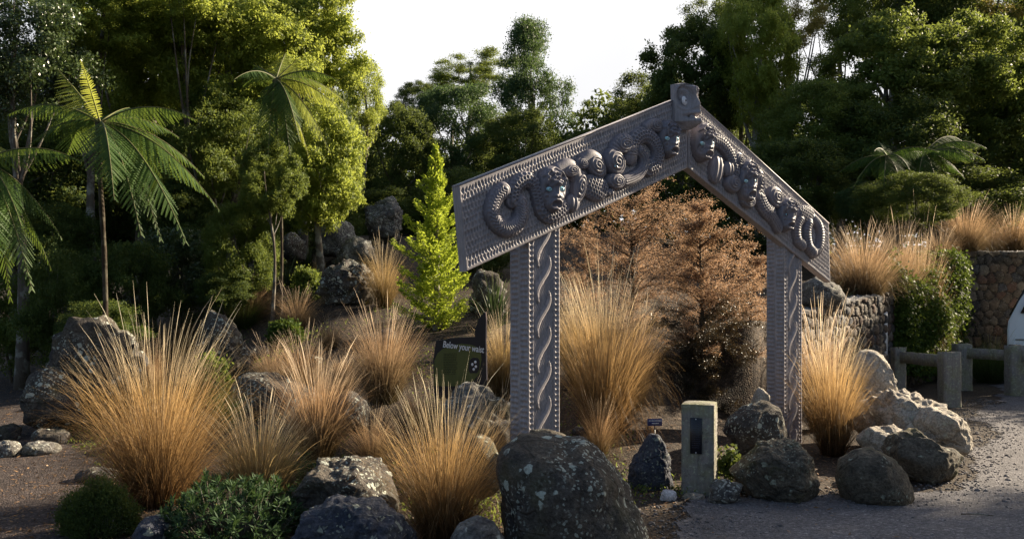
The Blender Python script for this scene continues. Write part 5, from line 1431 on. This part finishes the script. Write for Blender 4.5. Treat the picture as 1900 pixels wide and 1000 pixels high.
TS = [ # label, base x, base y, top y, width, kind, material, distance or None
 ('biggest glowing golden tussock in the left foreground', 295, 935, 575, 330, 'big', 'tus_two', None),
 ('narrow sunlit tussock leaning right beside the biggest golden tussock', 478, 950, 725, 170, 'up', 'tus_gold', None),
 ('upright rusty tussock with tall seed heads behind the narrow sunlit tussock', 590, 860, 640, 150, 'up', 'tus_red', None),
 ('large red-brown tussock at bottom centre, left of the largest boulder', 822, 1000, 690, 280, 'mid', 'tus_two', None),
 ('pinkish tussock between the rusty tussock and the rock shelf', 690, 868, 740, 130, 'fan', 'tus_red', None),
 ('full pink-gold tussock in the middle of the garden below the conifer', 712, 745, 550, 150, 'dense', 'tus_pale', None),
 ('arching brown tussock left of the full pink-gold tussock', 560, 735, 600, 150, 'fan', 'tus_red', None),
 ('small brown tussock right of the upright lichen boulder', 505, 720, 620, 110, 'fan', 'tus_pale', None),
 ('tall thin tussock behind the upright lichen boulder, at its left', 335, 660, 570, 70, 'fan', 'tus_pale', None),
 ('grey-pink tussock with a green base at the forest edge', 465, 600, 490, 120, 'mid', 'tus_pale', None),
 ('green-based tussock in front of the grey-pink one', 455, 610, 535, 90, 'small', 'tus_green', None),
 ('brown tussock right of the green-based tussock', 550, 612, 525, 105, 'fan', 'tus_pale', None),
 ('small orange tussock above the middle of the garden', 612, 648, 580, 75, 'small', 'tus_red', None),
 ('sunlit tussock on top of the rocks left of the conifer', 712, 540, 435, 110, 'fan', 'tus_gold', 14.5),
 ('tiny bright tussock between the upper rocks', 592, 522, 468, 34, 'small', 'tus_gold', None),
 ('tall pale tussock squeezed between the sign and the left gate post', 935, 735, 560, 120, 'dense', 'tus_gold', 10.2),
 ('dark reddish tussock behind the left post at the lichen rock', 915, 820, 700, 110, 'fan', 'tus_red', 7.9),
 ('tall golden tussock with bright seed heads filling the gate beside the left post', 1122, 800, 480, 205, 'big', 'tus_two', 9.0),
 ('tussock behind the tall golden one in the gateway', 1085, 760, 520, 150, 'dense', 'tus_gold', 10.6),
 ('reddish tussock right of the tall golden tussock in the gateway', 1175, 770, 540, 120, 'mid', 'tus_red', 9.9),
 ('rusty tussock standing right of the right gate post', 1545, 845, 590, 150, 'mid', 'tus_two', None),
 ('pale thin tussock behind the rusty tussock at the right post', 1520, 760, 570, 110, 'up', 'tus_pale', 11.3),
 ('first tussock on the retaining wall, beside the end of the gate board', 1600, 545, 408, 160, 'dense', 'tus_pale', 16.2),
 ('second tussock on the retaining wall', 1665, 530, 400, 120, 'dense', 'tus_pale', 17.6),
 ('third tussock on the wall, reddest of the row', 1705, 515, 400, 110, 'mid', 'tus_red', 18.4),
 ('tall feathery tussock on the wall above the climber', 1792, 478, 362, 110, 'dense', 'tus_pale', 21.5),
 ('tussock on the wall at the right edge', 1880, 474, 372, 110, 'dense', 'tus_pale', 22.6),
 ('low tussock between the feathery one and the right-edge one', 1840, 478, 405, 90, 'fan', 'tus_red', 22.3),
 ('small tussock in the gap above the climber', 1745, 490, 420, 80, 'mid', 'tus_pale', 20.5),
 ('small tussock behind the first wall tussock', 1570, 520, 415, 90, 'fan', 'tus_red', 17.6),
 ('pale tussock tucked behind the second wall tussock', 1640, 500, 405, 90, 'fan', 'tus_pale', 19.0),
 ('green grass clump under the farther timber barrier', 1835, 700, 610, 110, 'dense', 'tus_green', 18.2),
 ('second green grass clump under the van', 1880, 700, 630, 90, 'mid', 'tus_green', 18.3),
 ('small tussock in the shade between the slate rock and the gate grasses', 1110, 800, 720, 110, 'fan', 'tus_red', 8.6),
 ('small dry tussock below the upright lichen boulder', 640, 720, 640, 80, 'small', 'tus_pale', None),
 ('small dry tussock left of the craggy lichen rock', 775, 790, 710, 90, 'fan', 'tus_red', None),
 ('green tuft at the foot of the big rocks in the upper garden', 640, 500, 470, 45, 'small', 'tus_green', None),
 ('green tuft left of the sunlit conifer base', 530, 630, 600, 60, 'small', 'tus_green', None),
 ('low tuft of dry grass by the big left boulder', 285, 700, 610, 70, 'fan', 'tus_red', 11.8),
 ('dry tuft behind the biggest golden tussock, at its right', 420, 800, 690, 100, 'fan', 'tus_green', None)]
FL = [('green flax clump on the wall by the end of the gate board', 1545, 560, 512, 80, 'flax', 'flax', 15.4),
 ('green flax clump among the rocks at the forest edge', 570, 478, 432, 60, 'flax', 'flax', 18.5),
 ('dark flax clump right of the conifer', 915, 570, 480, 90, 'flax', 'flax', 13.2),
 ('small flax tuft in front of the upper left rock', 535, 500, 460, 50, 'flax', 'flax', 17.6)]
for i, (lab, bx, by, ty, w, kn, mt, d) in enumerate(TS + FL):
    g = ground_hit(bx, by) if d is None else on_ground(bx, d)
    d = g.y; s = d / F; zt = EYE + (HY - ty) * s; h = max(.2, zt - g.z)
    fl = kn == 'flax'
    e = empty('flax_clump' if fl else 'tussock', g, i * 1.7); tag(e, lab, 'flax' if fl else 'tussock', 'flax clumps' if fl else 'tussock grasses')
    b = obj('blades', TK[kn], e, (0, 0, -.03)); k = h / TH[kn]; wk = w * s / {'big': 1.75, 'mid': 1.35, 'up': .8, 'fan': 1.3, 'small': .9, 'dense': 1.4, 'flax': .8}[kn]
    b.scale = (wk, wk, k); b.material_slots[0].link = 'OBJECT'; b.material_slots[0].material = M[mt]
    if 'leaning right' in lab: e.rotation_euler = (0, .0, 0); b.rotation_euler = (0, .06, 0)

# ------------------------------------------------------------------ low plants
def ell_plant(name, label, cat, px0, px1, y0, y1, d, mat, seed, mode='fine', n=300, dm=None):
    s = d / F; g = on_ground((px0 + px1) / 2, d); rx = (px1 - px0) / 2 * s; h = EYE + (HY - y0) * s - g.z; ry = (dm or rx * 1.4) / 2
    rs = np.random.RandomState(seed); e = empty(name, g); tag(e, label, cat)
    mb = MB(); tb = MB()
    th = rs.uniform(0, 2 * np.pi, n); ph = np.arccos(rs.uniform(0, 1, n)); q = rs.uniform(.75, 1.05, n)
    P = np.stack([np.cos(th) * np.sin(ph) * rx * q, np.sin(th) * np.sin(ph) * ry * q, np.cos(ph) ** .8 * h * q * (1 + .12 * np.sin(th * 3 + seed))], -1)
    D = unit(np.stack([P[:, 0] / rx ** 2, P[:, 1] / ry ** 2, P[:, 2] / h ** 2], -1) * .25 + np.array([0, 0, .6]) + rs.normal(size=P.shape) * .25)
    for i in range(n):
        b = np.array([P[i, 0] * .6, P[i, 1] * .6, 0]); tube(tb, [b, (b + P[i]) / 2 + rs.normal(size=3) * .01, P[i]], [.004, .003, .002], 4)
    if mode == 'rosette':
        m = 16; k = n * m; az = rs.uniform(0, 2 * np.pi, k); el = rs.uniform(.1, 1.2, k); Di = np.repeat(D, m, 0); Pi = np.repeat(P, m, 0)
        u = unit(np.cross(Di, np.array([.3, .9, .1]))); w = np.cross(Di, u)
        ax = unit(u * (np.cos(az) * np.cos(el))[:, None] + w * (np.sin(az) * np.cos(el))[:, None] + Di * np.sin(el)[:, None])
        l = rs.uniform(.045, .075, k); leaves(mb, Pi + ax * l[:, None] * .5 - Di * rs.uniform(0, .05, k)[:, None], ax, Di + rs.normal(size=Di.shape) * .2, l, .014, np.clip(rs.rand(k) * .6 + np.repeat(rs.rand(n), m) * .4, 0, 1))
    else:
        m = 90; k = n * m; Pi = np.repeat(P, m, 0); off = rs.normal(size=(k, 3)) * .028; Di = np.repeat(D, m, 0)
        l = {'fine': (.022, .007), 'leaf': (.05, .028), 'ivy': (.07, .045)}[mode]
        leaves(mb, Pi + off * (1 if mode == 'fine' else 1.6), Di + rs.normal(size=Di.shape) * .6, Di + rs.normal(size=Di.shape) * .7, l[0], l[1], rs.rand(k))
    obj('foliage', mb.mesh('foliage', M[mat]), e); obj('stems', tb.mesh('stems', M['bark'], True), e); return e
ell_plant('leafy_shrub', 'low green shrub of narrow leaf rosettes at the bottom left below the narrow sunlit tussock', 'shrub', 300, 560, 885, 1010, 6.15, 'lf_rosette', 1, 'rosette', 360, 1.0)
ell_plant('leafy_shrub', 'green rosette-leaved shoots between the rosette shrub and the rock shelf', 'shrub', 495, 610, 845, 930, 7.1, 'lf_rosette', 2, 'rosette', 110)
ell_plant('low_shrub', 'dense dark fine-leaved mound at the bottom left under the biggest golden tussock', 'shrub', 118, 250, 902, 1010, 6.2, 'lf_dark', 3, 'fine', 360)
ell_plant('low_plant', 'bright green leafy plant in the middle of the garden', 'plant', 505, 560, 600, 640, 13.2, 'lf_ivy', 4, 'leaf', 60)
ell_plant('low_plant', 'small fern-green plant behind the small orange tussock', 'plant', 540, 600, 505, 545, 15.6, 'lf_mid', 5, 'leaf', 60)
ell_plant('low_plant', 'small green plant at the foot of the bollard, at its right', 'plant', 1338, 1360, 824, 848, 7.75, 'lf_dark', 6, 'leaf', 6)
ell_plant('low_plant', 'grey-green strappy plant in front of the upright lichen boulder', 'plant', 362, 425, 660, 730, 10.9, 'lf_mid', 7, 'leaf', 50)
# climber hanging over the retaining wall
def climber():
    rs = np.random.RandomState(31); g = Vector((7.9, 17.4, 0)); e = empty('wall_climber', g)
    tag(e, 'dense clipped green climber hanging over the stone retaining wall', 'climber')
    mb = MB(); tb = MB(); n = 1500
    P0, P1 = np.array([7.15, 16.75]), np.array([9.95, 20.15]); e_ = P1 - P0; L = np.linalg.norm(e_); e_ /= L; nn = np.array([e_[1], -e_[0]])
    u = rs.rand(n); side = rs.rand(n); top = np.interp(u, [0, .15, .5, .8, 1], [1.7, 1.9, 2.1, 2.5, 2.62]) + .08 * np.sin(u * 17)
    bot = np.interp(u, [0, .1, .5, 1], [.9, .35, .25, .2])
    v = rs.rand(n); z = bot + (top - bot) * v; out = .24 + .06 * np.sin(u * 9 + z * 3) + .05 * np.sin(z * 6)
    topm = side < .22; z = np.where(topm, top + .05 * rs.normal(size=n), z); out = np.where(topm, rs.uniform(-.5, .28, n), out)
    endm = side > .9; uu = np.where(endm, (rs.rand(n) < .5) * 1.0, u); out = np.where(endm, rs.uniform(0, .25, n), out)
    xy = P0 + e_ * (uu * L)[:, None] + nn * out[:, None]
    P = np.stack([xy[:, 0], xy[:, 1], z], -1) - np.array(g)
    D = unit(np.stack([nn[0] + 0 * u, nn[1] + 0 * u, np.where(topm, 1.5, .1)], -1))
    m = 55; Pi = np.repeat(P, m, 0); k = len(Pi); Di = np.repeat(D, m, 0)
    leaves(mb, Pi + rs.normal(size=(k, 3)) * .085, Di * .4 + np.array([0, 0, -.5]) + rs.normal(size=(k, 3)) * .6, Di + rs.normal(size=(k, 3)) * .6, .075, .045, np.clip(rs.rand(k) * .6 + np.repeat(rs.rand(n), m) * .4, 0, 1))
    for i in range(40):
        a = P0 + e_ * rs.rand() * L + nn * .08; z = rs.uniform(1.2, 2.2); tube(tb, [np.array([a[0], a[1], 0]) - g, np.array([a[0] + rs.normal() * .1, a[1], z * .5]) - g, np.array([a[0] + rs.normal() * .2, a[1], z]) - g], [.02, .014, .006], 5)
    obj('foliage', mb.mesh('foliage', M['lf_ivy']), e); obj('stems', tb.mesh('stems', M['bark'], True), e)
climber()

# ------------------------------------------------------------------ litter and gravel
rs = np.random.RandomState(8)
def scatter_ground(n, fx):
    x, y = fx(n); z = tz(x, y); return np.stack([x, y, z], -1)
def fan(n):
    d = np.exp(rs.uniform(math.log(4.6), math.log(17), n)); x = rs.uniform(-.62, .45, n) * d; return x, d
P = scatter_ground(16000, fan); keep = ~(road_mask(P[:, 0], P[:, 1]) & (rs.rand(len(P)) < .96)); P = P[keep]; P[:, 2] += .012
mb = MB(); k = len(P); leaves(mb, P + rs.normal(size=P.shape) * np.array([.0, .0, .004]), rs.normal(size=P.shape) * np.array([1, 1, .25]), np.array([0, 0, 1]) + rs.normal(size=P.shape) * .35, rs.uniform(.02, .07, k), rs.uniform(.004, .02, k), rs.rand(k))
tag(obj('leaf_litter', mb.mesh('leaf_litter', M['litter'])), 'dry leaves and stalks lying on the soil and path', 'leaf litter', kind='stuff')
P = scatter_ground(60000, fan); dn = np.sin(P[:, 0] * 1.9 + 2 * np.sin(P[:, 1] * .8)) * np.sin(P[:, 1] * 1.6 + P[:, 0]) + .35 * rs.normal(size=len(P))
xo = P[:, 0] < -.3 * (P[:, 1] - 6) + 2.2
P = P[(dn > .25) & ~path_mask(P[:, 0], P[:, 1]) & ~road_mask(P[:, 0] + .3, P[:, 1]) & xo & (P[:, 1] > 6.3)]; k = len(P); P[:, 2] += rs.uniform(0, .07, k)
mb = MB(); leaves(mb, P, rs.normal(size=P.shape) + np.array([0, 0, 1.0]), rs.normal(size=P.shape), rs.uniform(.02, .06, k), rs.uniform(.008, .02, k), rs.rand(k))
tag(obj('ground_cover', mb.mesh('ground_cover', M['lf_mid'])), 'low green ground cover between the tussocks and rocks', 'ground cover', kind='stuff')
v0, f0 = ico(1); mb = MB()
def near_edge(n):
    y = rs.uniform(4.8, 15, n); x = rs.uniform(.5, 8, n); return x, y
P = scatter_ground(90000, near_edge)
ins = road_mask(P[:, 0], P[:, 1]); ed = ins != road_mask(P[:, 0] + rs.normal(size=len(P)) * .35, P[:, 1] + rs.normal(size=len(P)) * .35)
P = P[(ed & (P[:, 0] / P[:, 1] < .6)) | (ins & (rs.rand(len(P)) < .02))][:9000]
sz = np.exp(rs.normal(math.log(.008), .45, len(P))); V = v0[None] * sz[:, None, None] * rs.uniform(.6, 1.3, (len(P), len(v0), 1)) * np.array([1, 1, .65]) + P[:, None] + np.array([0, 0, .006])
Fc = (f0[None] + (np.arange(len(P)) * len(v0))[:, None, None]).reshape(-1, 3)
tag(obj('loose_gravel', mesh('loose_gravel', V.reshape(-1, 3), Fc, M['gravel'])), 'loose grey gravel along the edge of the road', 'gravel', kind='stuff')
mb = MB()
a = at(1815, 953, 6.7); a.z = .012; pts = [(a.x - .12, a.y + .02, .015), (a.x, a.y, .022), (a.x + .1, a.y - .03, .014)]
tube(mb, pts, [.004, .006, .003], 6); tag(obj('twig', mb.mesh('twig', M['bark'])), 'short dark twig lying on the gravel road at lower right', 'twig')
